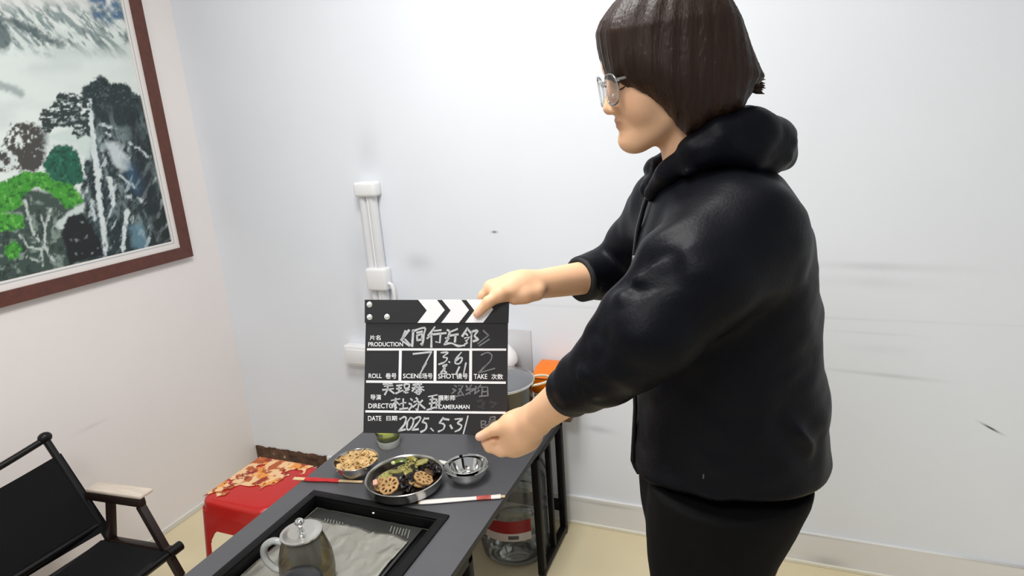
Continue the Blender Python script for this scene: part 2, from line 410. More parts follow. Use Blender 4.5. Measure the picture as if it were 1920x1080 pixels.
def to_sketch(P):
    q = np.asarray(P)-EYE; z = q@VF
    return 960+F*(q@VR)/z, 540+F*(q@VD)/z
def paint(x, y):
    """brush work of the canvas: misty peaks above, dark cliff with falls on the right, green trees lower left"""
    P = np.stack([x, y, np.zeros_like(x)], -1)
    def n(sx, sy, s, o=4, ang=0.0):
        c, sn = math.cos(ang), math.sin(ang)
        return fbm(np.stack([(x*c+y*sn)*sx, (-x*sn+y*c)*sy, np.zeros_like(x)+s*3.1], -1), o, s)
    wx = (n(.06, .06, 31)-.5)*16; wy = (n(.06, .06, 32)-.5)*16; wf = (n(.22, .22, 33)-.5)*9; wg = (n(.22, .22, 34)-.5)*9
    C = np.zeros(x.shape+(3,)); C[:] = lin((226, 234, 230))
    def lay(mask, rgb):
        nonlocal C; mk = np.clip(mask, 0, 1)[..., None]; C = C*(1-mk)+np.array(lin(rgb))*mk
    def poly(p, soft=3.0, rough=1.0): return np.clip(0.5-s_poly(x+(wx*.5+wf)*rough, y+(wy*.5+wg)*rough, p)/soft, 0, 1)
    def line(p, w, soft=1.5, rough=.5):
        d = np.full(x.shape, 1e9); X, Y = x+wf*rough, y+wg*rough
        for (x0, y0), (x1, y1) in zip(p[:-1], p[1:]):
            ex, ey = x1-x0, y1-y0; t = np.clip(((X-x0)*ex+(Y-y0)*ey)/(ex*ex+ey*ey), 0, 1)
            d = np.minimum(d, np.hypot(X-x0-t*ex, Y-y0-t*ey))
        return np.clip((w-d)/soft+.5, 0, 1)
    ramp = lambda v, a, b: np.clip((v-a)/(b-a), 0, 1)
    # mist clouds
    lay(ramp(n(.012, .03, 1), .45, .75)*.5, (196, 206, 204)); lay(ramp(60-y, 0, 60)*.4, (236, 226, 224))
    # distant peaks
    band = ramp(y, -8, 26)*ramp(112-y+(wx*.7), 0, 26)
    rock = n(.035, .16, 2, 5, .72); rock2 = n(.05, .2, 3, 5, .9)
    lay(band*ramp(rock, .45, .6)*.85, (120, 140, 140)); lay(band*ramp(rock2, .55, .66)*.75, (78, 98, 100)); lay(band*ramp(n(.06, .2, 4, 4, .8), .58, .68)*.8, (228, 238, 234))
    lay(line([(-10, 36), (20, 40), (46, 52), (75, 70), (112, 84)], 7, 6, 1.5)*.8, (70, 88, 90)); lay(poly([(-20, 40), (14, 52), (22, 78), (8, 96), (-20, 90)], 8)*.85, (62, 82, 86))
    lay(poly([(160, -20), (222, -20), (228, 38), (205, 44), (172, 34), (164, 10)], 14)*ramp(n(.08, .1, 5), .35, .6)*.9, (66, 104, 142))
    lay(ramp(np.abs(y-140)*-1, -46, -18)*.55, (222, 230, 226)); lay(poly([(96, 86), (235, 84), (250, 106), (90, 112)], 22)*.5, (184, 198, 194))
    lay(line([(-8, 160), (18, 166), (36, 176)], 7, 8, 1)*.65, (120, 134, 136)); lay(line([(60, 128), (140, 124)], 9, 16)*.25, (180, 192, 192))
    # right cliff
    cliff = poly([(150, 168), (170, 152), (182, 142), (196, 144), (206, 158), (222, 154), (236, 158), (250, 176), (300, 190), (345, 300), (350, 520), (300, 520), (120, 520), (140, 400), (156, 320), (168, 240)], 3)
    lay(cliff, (32, 48, 50))
    st = n(.09, .03, 6, 5, -.25); lay(cliff*ramp(st, .54, .66)*.6*ramp(y, 190, 260), (140, 158, 160)); lay(cliff*ramp(n(.22, .10, 66, 4, .5), .56, .68)*.55*ramp(y, 215, 275)*ramp(x*-1, -285, -262), (96, 116, 120)); lay(cliff*ramp(n(.2, .3, 68, 3), .60, .68)*.35*ramp(-y, -215, -190), (120, 138, 140)); lay(cliff*ramp(n(.3, .16, 67, 4, -.4), .58, .66)*.6, (14, 22, 26)); lay(cliff*ramp(n(.14, .05, 7, 4, .35), .62, .7)*.7*ramp(y, 230, 300), (206, 220, 220))
    lay(cliff*poly([(195, 262), (214, 268), (240, 298), (244, 318), (226, 322), (206, 300)], 8)*.85, (208, 220, 220))
    lay(cliff*poly([(228, 300), (258, 306), (276, 344), (262, 370), (238, 350)], 16)*.6, (52, 92, 122)); lay(cliff*poly([(240, 424), (262, 418), (276, 452), (262, 470), (244, 462)], 9)*.7, (108, 146, 164))
    lay(cliff*poly([(240, 200), (262, 240), (318, 440), (322, 470), (292, 470), (268, 380), (240, 280)], 12)*.75, (24, 34, 36))
    for p, w in (([(163, 192), (170, 250), (177, 300), (184, 332)], 5), ([(166, 205), (184, 232)], 3), ([(180, 335), (184, 385), (190, 420), (195, 470)], 4.5), ([(200, 335), (206, 360), (211, 384)], 5), ([(236, 394), (231, 430), (228, 468)], 3.5),
                 ([(190, 234), (215, 242), (232, 262)], 2.2), ([(196, 250), (222, 262)], 2.4), ([(240, 268), (262, 282), (274, 296)], 1.8), ([(156, 330), (164, 360)], 3), ([(170, 378), (174, 410)], 4), ([(240, 370), (262, 376)], 4), ([(212, 340), (232, 360)], 2.4), ([(222, 330), (250, 352)], 2), ([(206, 452), (198, 476)], 4)):
        lay(line(p, w, 3.0, 1.2)*ramp(n(.12, .07, 61, 4), .36, .52)*.9, (206, 218, 220))
    for p, w in (([(163, 190), (168, 232), (174, 285), (181, 330)], 5.5), ([(180, 338), (185, 385), (190, 425), (195, 470)], 4.5), ([(203, 335), (210, 382)], 4.5), ([(236, 394), (231, 430), (227, 468)], 3.5)):
        lay(line(p, w, 2.5, 1.1)*ramp(n(.16, .05, 71, 3), .28, .42)*.9, (216, 226, 226))
    # dark leafy tree leaning over the mist
    lay(poly([(152, 232), (168, 226), (168, 300), (150, 290), (140, 268), (98, 262), (84, 256)], 6)*.9, (206, 220, 216))
    tr = poly([(70, 222), (74, 208), (92, 200), (104, 178), (126, 172), (140, 178), (152, 172), (162, 186), (168, 262), (154, 252), (140, 262), (128, 240), (104, 236), (88, 252), (74, 244)], 2.5, 1.6)
    lay(tr*ramp(n(.16, .2, 8, 3), .3, .42), (38, 52, 52)); lay(tr*ramp(n(.12, .3, 9, 3), .62, .7)*.6, (150, 168, 166)); lay(poly([(64, 250), (84, 240), (88, 272), (66, 280)], 10)*.7, (58, 74, 74))
    # brown-grey tree at the left
    br = poly([(-20, 300), (4, 262), (16, 236), (40, 228), (66, 236), (82, 262), (80, 300), (60, 322), (20, 318), (-20, 322)], 5, 1.8)
    lay(br*ramp(n(.14, .14, 10, 4)+ramp(x, 20, 70)*.25, .4, .52), (68, 66, 62))
    # undergrowth below the canopies
    und = poly([(-30, 372), (40, 352), (150, 372), (160, 400), (156, 520), (-30, 560)], 8)
    lay(und, (58, 76, 70)); lay(und*ramp(n(.08, .1, 11, 5), .55, .66)*.7, (148, 166, 156)); lay(und*ramp(n(.1, .06, 12, 5), .56, .64)*.8, (30, 44, 40))
    # teal tree
    te = poly([(78, 306), (86, 290), (106, 274), (124, 272), (140, 284), (150, 306), (154, 340), (130, 352), (92, 332)], 3, 1.3)
    lay(te, (22, 92, 70)); lay(te*ramp(n(.2, .2, 13, 3), .5, .62)*.8, (14, 58, 48)); lay(te*ramp(n(.2, .2, 14, 3), .62, .7)*.6, (60, 140, 110))
    # bright green canopies
    for pg, s in (([(-20, 352), (10, 336), (34, 324), (60, 322), (86, 322), (98, 336), (126, 344), (144, 358), (154, 376), (140, 394), (118, 388), (98, 366), (66, 350), (44, 360), (36, 386), (20, 396), (-20, 398)], 15), ([(-20, 398), (20, 400), (42, 408), (40, 428), (16, 432), (-20, 440)], 18), ([(6, 460), (22, 452), (36, 462), (32, 482), (18, 488), (6, 474)], 21)):
        gm = poly(pg, 2.5, 1.2); lay(gm, (66, 152, 48)); lay(gm*ramp(n(.18, .18, s, 3), .52, .62)*.85, (30, 96, 36)); lay(gm*ramp(n(.18, .18, s+1, 3), .6, .68)*.7, (116, 196, 84))
    # black boulder and mist
    lay(poly([(98, 424), (122, 400), (154, 380), (156, 396), (130, 406), (112, 432)], 5)*.9, (210, 222, 218))
    bk = poly([(112, 440), (124, 406), (150, 402), (168, 420), (190, 460), (194, 478), (160, 486), (128, 496), (120, 470)], 3, .7); lay(bk, (18, 24, 26)); lay(bk*ramp(n(.1, .12, 24, 4), .6, .68)*.7, (150, 160, 160))
    for p, w in (([(43, 376), (52, 408), (57, 432), (80, 464), (100, 492)], 3), ([(34, 440), (50, 462), (76, 468)], 2.2), ([(92, 392), (82, 426), (80, 446), (86, 468)], 2.6), ([(72, 402), (82, 428)], 2), ([(76, 470), (78, 498)], 2), ([(48, 482), (70, 490)], 1.8)):
        lay(line(p, w*.9, 2.0, .9)*ramp(n(.2, .12, 63, 3), .3, .45), (190, 202, 194))
    return C
cw = w2+MWd
ys = np.concatenate([np.linspace(pic_y0+cw, 0.70, 14, endpoint=False), np.linspace(0.70, pic_y1-cw, 300)])
zs = np.linspace(pic_z0+cw, pic_z1-cw, 280)
YY, ZZ = np.meshgrid(ys, zs)
CP = np.stack([np.full(YY.shape, xf+0.008), YY, ZZ], -1)
sx_, sy_ = to_sketch(np.stack([np.full(YY.shape, XW), YY, ZZ], -1))
CC = paint(sx_, sy_)
nW = len(ys)
faces = [[i*nW+j, i*nW+j+1, (i+1)*nW+j+1, (i+1)*nW+j] for i in range(len(zs)-1) for j in range(nW-1)]
def set_tone(o, cols):
    at = o.data.color_attributes.new('tone', 'FLOAT_COLOR', 'POINT')
    cols = np.concatenate([np.asarray(cols).reshape(-1, 3), np.ones((len(o.data.vertices), 1))], 1)
    at.data.foreach_set('color', cols.astype(np.float32).ravel())
cv = link_mesh('canvas', CP.reshape(-1, 3), faces, attr_mat('painted_canvas', 0.45), pic)
set_tone(cv, CC)

# ================================================================== WALL CONDUIT
M_wp = mat('white_plastic', (240, 240, 240), 0.4)
cond = thing('wall_conduit', 'white plastic twin pipe conduit running up the back wall behind the clapperboard', 'conduit', (-1.40, YB, 0.60))
M_pipe = mat('translucent_pipe', (226, 227, 229), 0.22)
for dx, r in ((-0.021, 0.017), (0.018, 0.018)):
    MB().add(tube([(-1.398+dx, YB-0.020, z) for z in (0.62, 0.9, 1.2, 1.29)], r, 16)).build('pipe', M_pipe, cond)
MB().add(tube([(-1.394, YB-0.030, z) for z in (0.62, 1.27)], 0.006, 10)).build('cable', M_wp, cond)
MB().add(box((-1.394, YB-0.026, 1.288), (0.094, 0.05, 0.056), 0.012, 3)).build('pipe_cap', M_wp, cond)
MB().add(box((-1.392, YB-0.026, 0.946), (0.088, 0.052, 0.088), 0.010, 3)).build('coupling', M_wp, cond)
MB().add(tube(smooth_path([(-1.35, YB-.03, .93), (-1.335, YB-.03, .92), (-1.33, YB-.03, .88), (-1.34, YB-.03, .80)]), .007, 8)).build('cable_loop', M_wp, cond)
jb = thing('junction_box', 'white wall socket box low on the back wall left of the clapperboard', 'socket box', (-1.535, YB, 0.62))
MB().add(box((-1.535, YB-0.022, 0.622), (0.12, 0.044, 0.085), 0.006, 3)).build('housing', M_wp, jb)
MB().add(box((-1.535, YB-0.046, 0.622), (0.09, 0.006, 0.06), 0.002)).build('cover_plate', M_wp, jb)

# ================================================================== TABLE
XL, XRt, Y0t, Y1t, TH = -1.308, -0.672, 0.42, 1.992, 0.018
GX0, GX1, GY0, GY1 = -1.232, -0.780, 0.66, 1.304
table = thing('barbecue_table', 'low dark grey barbecue table with a sunken grill and black tube legs', 'table', (-0.99, 1.2, 0))
M_top = mat('slate_laminate', (88, 88, 91), 0.38, var=0.06, vscale=5, spec=0.5)
M_blk = mat('black_steel', (13, 13, 13), 0.5, spec=.2)
def holed_top():
    bm = bmesh.new(); z1, z0 = TZ, TZ-TH
    O_ = [(XL, Y0t), (XRt, Y0t), (XRt, Y1t), (XL, Y1t)]; I_ = [(GX0+.01, GY0+.01), (GX1-.01, GY0+.01), (GX1-.01, GY1-.01), (GX0+.01, GY1-.01)]
    vs = {}
    for n_, pts in (('o', O_), ('i', I_)):
        for k, p in enumerate(pts):
            for zz in (0, 1): vs[n_, k, zz] = bm.verts.new((*p, z1 if zz else z0))
    for k in range(4):
        l = (k+1) % 4
        bm.faces.new([vs['o', k, 1], vs['o', l, 1], vs['i', l, 1], vs['i', k, 1]]); bm.faces.new([vs['i', k, 0], vs['i', l, 0], vs['o', l, 0], vs['o', k, 0]])
        bm.faces.new([vs['o', k, 0], vs['o', l, 0], vs['o', l, 1], vs['o', k, 1]]); bm.faces.new([vs['i', k, 1], vs['i', l, 1], vs['i', l, 0], vs['i', k, 0]])
    ed = [e for e in bm.edges if all(v.co.z > TZ-.001 for v in e.verts) and e.calc_face_angle(0) > .5]
    bmesh.ops.bevel(bm, geom=ed, offset=.0025, segments=2, affect='EDGES'); bm.verts.index_update()
    r = [np.array(v.co) for v in bm.verts], [[v.index for v in f.verts] for f in bm.faces]; bm.free(); return r
MB().add(holed_top()).build('tabletop', M_top, table)
M_edge = mat('edge_shade_dark', (44, 44, 46), .5, spec=.3)  # added strips: shade of the laminate edge put into a darker colour
ez, eh = TZ-TH/2-.0015, TH-.003
MB().add(box(((XL+XRt)/2, Y0t-.0006, ez), (XRt-XL, .0012, eh))).build('edge_shade_strip', M_edge, table)
MB().add(box(((XL+XRt)/2, Y1t+.0006, ez), (XRt-XL, .0012, eh))).build('edge_shade_strip', M_edge, table)
MB().add(box((XL-.0006, (Y0t+Y1t)/2, ez), (.0012, Y1t-Y0t, eh))).build('edge_shade_strip', M_edge, table)
MB().add(box((XRt+.0006, (Y0t+Y1t)/2, ez), (.0012, Y1t-Y0t, eh))).build('edge_shade_strip', M_edge, table)
def leg_frame(x, ya, yb):
    t = 0.024; z1 = TZ-TH
    MB().add(bar((x, ya-t/2, z1-t/2), (x, yb+t/2, z1-t/2), t, t)).build('top_rail', M_blk, table)
    o = MB().add(bar((x, ya-t/2, 0.02), (x, yb+t/2, 0.02), t, t)).build('base_rail', M_blk, table)
    for y in (ya, (ya+yb)/2, yb):
        MB().add(box((x, y, (z1+.02)/2), (t if y != (ya+yb)/2 else .018, t if y != (ya+yb)/2 else .018, z1-.03), .002)).build('leg', M_blk, table)
    for y in (ya, yb): MB().add(lathe([(0, 0), (.013, 0), (.013, .009), (0, .009)], (x, y, 0), 16)).build('foot', mat('grey_rubber', (70, 70, 70), .7), o)
for x in (XRt-.012, XL+.012):
    leg_frame(x, 1.706, 1.950); leg_frame(x, 0.66, 1.20)
MB().add(bar((XRt-.004, 1.95, .115), (XL+.012, 1.95, .115), .024, .036)).build('cross_bar', M_blk, table)
MB().add(bar((XRt-.004, .66, .115), (XL+.012, .66, .115), .024, .036)).build('cross_bar', M_blk, table)

# grill let into the top
grill = thing('grill_insert', 'black rectangular sunken grill tray set into the dark table', 'grill', ((GX0+GX1)/2, (GY0+GY1)/2, TZ))
M_grill = mat('black_enamel', (10, 10, 11), 0.5, spec=.22)
def rim():
    b = MB(); w, h = .026, .006
    for a, c in (((GX0, GY0+w/2), (GX1, GY0+w/2)), ((GX0, GY1-w/2), (GX1, GY1-w/2))): b.add(bar((*a, TZ+h/2), (*c, TZ+h/2), w, h, .002))
    for x in (GX0+w/2, GX1-w/2): b.add(bar((x, GY0+w-.002, TZ+h/2), (x, GY1-w+.002, TZ+h/2), w, h, .002))
    return b
rim().build('rim', M_grill, grill)
IX0, IX1, IY0, IY1 = GX0+.028, GX1-.028, GY0+.028, GY1-.028
ZG = TZ-.030
wl = MB()
for c, s in ((((IX0+IX1)/2, IY1+.003, TZ-.016), (IX1-IX0+.012, .006, .032)), (((IX0+IX1)/2, IY0-.003, TZ-.016), (IX1-IX0+.012, .006, .032)), ((IX0-.003, (IY0+IY1)/2, TZ-.016), (.006, IY1-IY0, .032)), ((IX1+.003, (IY0+IY1)/2, TZ-.016), (.006, IY1-IY0, .032))): wl.add(box(c, s, .001))
wl.build('side_wall', M_grill, grill)
M_plate = mat('dark_grill_plate', (70, 71, 68), 0.42, metal=0.3, var=.15, vscale=14, bump=.1, bscale=25)
MB().add(box(((IX0+IX1)/2-.02, (IY0+IY1)/2, ZG-.002), (IX1-IX0-.045, IY1-IY0-.004, .006), .002)).build('grill_plate', M_plate, grill)
MB().add(box(((IX0+IX1)/2, (IY0+IY1)/2, ZG-.010), (IX1-IX0+.01, IY1-IY0+.01, .006), .001)).build('base_pan', M_grill, grill)
M_slot = mat('painted_slot_glint', (168, 168, 160), 0.4)  # pale strokes paint the small light reflections at the plate's slots
for px, py, npx in ((610, 978, 7), (735, 992, 7)):
    sl = MB()
    for i in range(npx):
        a = onz(px+i*5.5, py-6+i*1.2+random.uniform(-1, 1), ZG+.0016); b_ = onz(px-4+i*5.5, py+5+i*1.5+random.uniform(-1, 3), ZG+.0016)
        sl.add(bar(a, b_, .0016, .0008, 0))
    sl.build('slot_glint', M_slot, grill, None, False)
# crinkled foil sheet
fa, fb, fc_ = onz(608, 979, ZG), onz(768, 1015, ZG), onz(722, 1077, ZG)
g_ = []
for i in range(70):
    row = []
    for j in range(60):
        u, v = i/69, j/59
        xx = IX0+.012+u*(fb[0]-IX0-.012); ytop = fa[1]+(fb[1]-fa[1])*u+.004*math.sin(u*17); yy = ytop-v*(ytop-IY0-.03)
        row.append((xx, yy, 0))
    g_.append(row)
g_ = np.array(g_); nz = fbm(g_*np.array([22, 22, 1]), 4, 5); rd = np.abs(fbm(g_*np.array([13, 13, 1]), 3, 9)-.5)
g_[..., 2] = ZG+.0035+nz*.008-np.minimum(rd, .06)*.05+.002
foil = MB().add(sheet(g_, .0006)).build('foil_sheet', mat('dull_aluminium_foil', (184, 181, 170), 0.34, metal=.75, bump=.7, bscale=28), None, (fa+fb)/2, True, 0)
tag(foil, 'crinkled grey foil sheet lining the sunken grill', 'foil')
cr = MB().add(ball(onz(700, 962, TZ+.008), .0028, 8, (1.3, 1, .8))).build('food_crumb', mat('white_crumb', (235, 235, 230), .6), None, onz(700, 962, TZ+.006))
tag(cr, 'tiny white crumb on the far rim of the grill', 'crumb')

# ================================================================== STOOLS
M_red = mat('red_plastic', (186, 30, 26), 0.3, spec=.5)
def rsq(hx, hy, r, n=8):
    pts = []
    for cx, cy, a0 in ((hx-r, hy-r, 0), (-hx+r, hy-r, 90), (-hx+r, -hy+r, 180), (hx-r, -hy+r, 270)):
        for k in range(n+1): a = R(a0+90*k/n); pts.append((cx+r*math.cos(a), cy+r*math.sin(a)))
    return pts
def stool(name, label, c, Z, half, splay, group):
    t = thing(name, label, 'stool', (c[0], c[1], 0), group)
    # seat: rounded square slab with soft edge
    rings = []
    for k in range(7):
        a = k/6*math.pi/2; rings.append((half-.018+.018*math.sin(a), Z-.018*(1-math.cos(a))))
    rings.append((half+.004, Z-.05))
    V = []; Fc = []; n = None
    for hh, z in rings:
        p = rsq(hh, hh, .055); n = len(p); V += [np.array((c[0]+x, c[1]+y, z)) for x, y in p]
    for i in range(len(rings)-1):
        for k in range(n): Fc.append([i*n+k, (i+1)*n+k, (i+1)*n+(k+1) % n, i*n+(k+1) % n])
    Fc.append(list(range(n)))
    link_mesh('seat', V, Fc, M_red, t)
    # skirt with arched openings, flaring to the floor, one closed shell
    nn = 320; rows = 72; A = []
    per = rsq(1, 1, .30, 12)
    seg = np.array(per+[per[0]]); L_ = np.concatenate([[0], np.cumsum(np.linalg.norm(np.diff(seg, axis=0), axis=1))])
    ring = np.stack([np.interp(np.linspace(0, L_[-1], nn, endpoint=False), L_, seg[:, i]) for i in (0, 1)], 1)
    for rI in range(rows+1):
        f = rI/rows; z = Z-.035-f*(Z-.035); sc = half+.002+splay*f
        A.append([(c[0]+x*sc, c[1]+y*sc, z) for x, y in ring])
    A = np.array(A); b = MB()
    inner = A.copy(); inner[..., :2] = np.array(c)+(A[..., :2]-np.array(c))*(1-.02)
    V = list(A.reshape(-1, 3))+list(inner.reshape(-1, 3)); off = A.shape[0]*nn; Fc = []
    def solid(i, k):
        x, y = ring[k]; ang = min(abs(x), abs(y)) ; z = 1-i/rows
        return not (ang < .70 and z < .85-1.6*max(0, ang-.42)**2)
    S = np.array([[solid(i+.5, k) for k in range(nn)] for i in range(rows)])
    for i in range(rows):
        for k in range(nn):
            if not S[i, k]: continue
            k2 = (k+1) % nn; a, b2, c2, d = i*nn+k, i*nn+k2, (i+1)*nn+k2, (i+1)*nn+k
            Fc.append([a, d, c2, b2]); Fc.append([off+a, off+b2, off+c2, off+d])
            for (p, q, ii, kk) in ((d, c2, i+1, k), (b2, a, i-1, k), (c2, b2, i, k2), (a, d, i, (k-1) % nn)):
                if ii < 0 or ii >= rows or not S[ii, kk]: Fc.append([p, off+p, off+q, q])
    link_mesh('leg_shell', V, Fc, M_red, t)
    return t
sc_ = (-1.486, 1.356); SZ = .44; SH = .138
st1 = stool('plastic_stool', 'red plastic stool with a torn orange paper covering beside the wall', sc_, SZ, SH, .035, 'red plastic stools')
# torn stained paper stuck on the seat
nu = 90; uu, vv = np.meshgrid(np.linspace(-1, 1, nu), np.linspace(-1, 1, nu)); Pn = np.stack([uu*1.5, vv*1.5, uu*0], -1)
keep = (uu*-.80+vv*.80+(fbm(Pn*1.6, 4, 40)-.5)*1.1 > -.20) & (fbm(Pn*2.2, 3, 44) < .70)
h1, h2, h3 = fbm(Pn*1.3, 4, 50), fbm(Pn*3.2, 4, 53), fbm(Pn*2.0, 4, 57)
pal = np.array([lin(c) for c in ((228, 188, 142), (172, 84, 38), (224, 146, 66), (146, 48, 26))])
tone = np.where((h2 > .55)[..., None], pal[1], pal[0]); tone = np.where(((h1 > .5) & (h3 > .45))[..., None], pal[2], tone); tone = np.where((h3 > .60)[..., None], pal[3], tone); tone = np.where((h2 < .36)[..., None], pal[0], tone)
pv = np.stack([sc_[0]+uu*(SH-.016), sc_[1]+vv*(SH-.016), SZ+.0012+.0015*h2], -1).reshape(-1, 3)
pf = [[i*nu+j, i*nu+j+1, (i+1)*nu+j+1, (i+1)*nu+j] for i in range(nu-1) for j in range(nu-1) if keep[i, j] and keep[i+1, j] and keep[i, j+1] and keep[i+1, j+1]]
po = link_mesh('paper_covering', pv, pf, attr_mat('stained_paper', .6), st1); set_tone(po, tone.reshape(-1, 3)); tag(po, 'torn orange and cream paper covering')
stool('plastic_stool', 'red plastic stool pushed under the right side of the table', (-.880, 1.165), .40, .135, .03, 'red plastic stools')

# ================================================================== FOLDING CHAIR
chair = thing('folding_chair', 'low black canvas folding camp chair with pale armrests by the left wall', 'chair', (-1.83, .85, 0))
M_can = mat('black_canvas', (15, 15, 16), .85, bump=.15, bscale=500, spec=.2); M_tube = mat('black_tube', (12, 11, 11), .4, spec=.3)
M_arm = mat('pale_beech', (214, 200, 184), .45, var=.12, vscale=10, stretch=(1, 8, 8)); M_dkw = mat('dark_wood', (34, 22, 18), .45)
yF, yN = 1.09, .58
def tb(pts, r=.011, n=10): return tube([np.array(p) for p in pts], r, n)
sidesB = MB()
for y in (yF, yN):
    s = 1 if y == yF else -1
    MB().add(tb([(-2.047, y, .655), (-1.935, y, .46), (-1.868, y, .335), (-1.74, y, .02)])).build('back_post', M_tube, chair)
    MB().add(bar((-1.686, y, .490), (-1.585, y, .268), .022, .022, .004)).add(bar((-1.585, y, .268), (-1.50, y, .02), .022, .022, .004)).build('front_leg', M_dkw, chair)
    MB().add(bar((-1.815, y, .48), (-1.862, y, .32), .022, .022, .004)).build('arm_post', M_dkw, chair)
    MB().add(bar((-1.865, y, .332), (-1.60, y, .352), .022, .024, .004)).build('seat_rail', M_dkw, chair)
    MB().add(bar((-1.60, y, .345), (-2.03, y, .03), .020, .020, .004)).build('rear_leg', M_dkw, chair)
    ar = MB().add(bar((-1.915, y, .486), (-1.672, y, .502), .024, .028, .006)).build('armrest', M_dkw, chair)
    MB().add(bar((-1.905, y+.012*s, .506), (-1.665, y+.012*s, .522), .046, .012, .005)).build('armrest_pad', M_arm, ar)
    MB().add(ball((-2.047, y, .660), .017, 10, (1, 1.2, 1))).build('end_knob', M_tube, chair)
    MB().add(tube([(-1.605, y-.01*s, .345), (-1.605, y+.035*s, .345)], .015, 14)).build('rod_cap', M_tube, chair)
# rods and cloths
MB().add(tube(smooth_path([(-2.047, yF, .655), (-2.055, .95, .632), (-2.06, .83, .622), (-2.055, .70, .632), (-2.047, yN, .655)]), .010, 10)).build('top_strap', M_tube, chair)
for x, z, nm in ((-1.605, .345, 'seat_rod'), (-1.885, .325, 'seat_rod'), (-1.895, .385, 'back_rod')):
    MB().add(tube([(x, yF, z), (x, yN, z)], .010, 10)).build(nm, M_tube, chair)
gb = []
for i in range(24):
    v = i/23; row = []
    for j in range(30):
        u = j/29; y = yF+.012+(yN-yF-.024)*u; sag = .045*math.sin(math.pi*u)*(0.6+.4*v); dip = .020*math.sin(math.pi*u)*(1-v)
        x0, z0 = (-2.012, .605); x1, z1 = (-1.872, .368)
        row.append((x0+(x1-x0)*v-sag*.75, y, z0+(z1-z0)*v-dip-sag*.2))
    gb.append(row)
MB().add(sheet(gb, .004)).build('back_cloth', M_can, chair)
gs = []
for i in range(24):
    v = i/23; row = []
    for j in range(30):
        u = j/29; y = yF-.014+(yN-yF+.028)*u; sag = .030*math.sin(math.pi*u)*(.4+.6*math.sin(math.pi*v))
        row.append((-1.885+.28*v, y, .338+.018*v-sag))
    gs.append(row)
MB().add(sheet(gs, .004)).build('seat_cloth', M_can, chair)

# pale plastic sheet standing against the back wall
_a, _b = ony(952, 624, YB-.004), ony(999, 690, YB-.004)
sp = MB().add(box(((_a[0]+_b[0])/2-.05, YB-.004, (_a[2]+_b[2])/2), (_b[0]-_a[0]+.10, .003, _a[2]-_b[2]+.03), .001)).build('plastic_sheet', mat('pale_grey_sheet', (214, 213, 216), .3, var=.05, vscale=9), None, ((_a[0]+_b[0])/2, YB, _b[2]))
tag(sp, 'pale grey rectangular sheet on the back wall right beside the clapperboard', 'sheet')

# ================================================================== THINGS ON THE TABLE
M_steel = mat('brushed_steel', (196, 194, 190), .22, metal=1.0, var=.06, vscale=30)
M_steel_d = mat('dark_steel_inside', (120, 118, 114), .28, metal=1.0)
def pxm(p): return float((np.asarray(p)-EYE)@VF)/F      # metres per pixel at a point
# --- round pan with lotus root
pc = onz(759, 893, TZ+.036); pr = 73*pxm(pc); pc = np.array([pc[0], pc[1], TZ])
pan = thing('steel_dish', 'large round steel dish of sliced lotus root with black fungus', 'dish', pc)
MB().add(lathe([(0, 0), (pr*.80, 0), (pr*.93, .012), (pr*.965, .036), (pr, .040), (pr+.001, .0425), (pr*.985, .044), (pr*.95, .041), (pr*.935, .036), (pr*.90, .014), (pr*.78, .004), (0, .004)], pc, 64)).build('dish_body', M_steel, pan)
def put(vf, c, rot=(0, 0, 0), s=1.0):
    E_ = Matrix.Rotation(rot[2], 3, 'Z') @ Matrix.Rotation(rot[1], 3, 'Y') @ Matrix.Rotation(rot[0], 3, 'X')
    return [np.array(c)+np.array(E_ @ Vector(v))*s for v in vf[0]], vf[1]
def lotus():
    def f(P):
        r = np.hypot(P[:, 0], P[:, 1]); a = np.arctan2(P[:, 1], P[:, 0])
        d = np.maximum(r-.029*(1+.03*np.cos(a*9)), np.abs(P[:, 2])-.0035)
        for k in range(9):
            t = 2*math.pi*k/9; q = np.stack([P[:, 0]*math.cos(t)+P[:, 1]*math.sin(t), -P[:, 0]*math.sin(t)+P[:, 1]*math.cos(t)], 1)
            d = np.maximum(d, -(np.hypot((q[:, 0]-.0185)/1.5, q[:, 1])-.0034))
        return smax(d, -(np.hypot(P[:, 0], P[:, 1])-.0028), .001)
    return surfnet(f, (-.033, -.033, -.007), (.033, .033, .007), .0011)
M_lotus = mat('braised_lotus', (190, 150, 98), .4, var=.3, vscale=60, sss=.1); M_lotus2 = mat('pale_green_lotus', (176, 168, 98), .4, var=.25, vscale=60)
M_brine = mat('dark_sauce', (44, 28, 16), .2)
sau = MB().add(lathe([(0, .014), (pr*.895, .014), (pr*.88, .008), (0, .008)], pc, 48)).build('sauce', M_brine, pan)
LV = lotus()
def lot(px, py, z, tilt, az, s, label, m_=None):
    c = onz(px, py, TZ+z)
    o = link_mesh('lotus_root_slice', *put(LV, c, (tilt[0], tilt[1], az), s), m_ or M_lotus, None, c, True, 50)
    return tag(o, label, 'lotus root', 'lotus root slices in the dish')
lot(730, 911, .036, (.42, -.25, .3), .4, 1.0, 'lotus root slice with clear holes at the near left edge of the dish')
lot(794, 897, .036, (.35, .3, 1), 1.1, .98, 'brown lotus root slice at the near right of the black fungus')
lot(788, 867, .038, (-.15, .25, 2), 2.0, .84, 'yellowish lotus root slice at the far right of the dish', M_lotus2)
lot(722, 894, .030, (-.2, -.35, 2), .9, .92, 'green tinged lotus root slice at the left of the dish behind the near slice', M_lotus2)
lot(757, 879, .034, (.2, .1, 1), 0, .62, 'small yellow lotus root slice at the middle of the dish', M_lotus2)
lot(713, 908, .030, (.6, -.5, .1), .3, .7, 'tan lotus root slice leaning on the left rim of the dish')
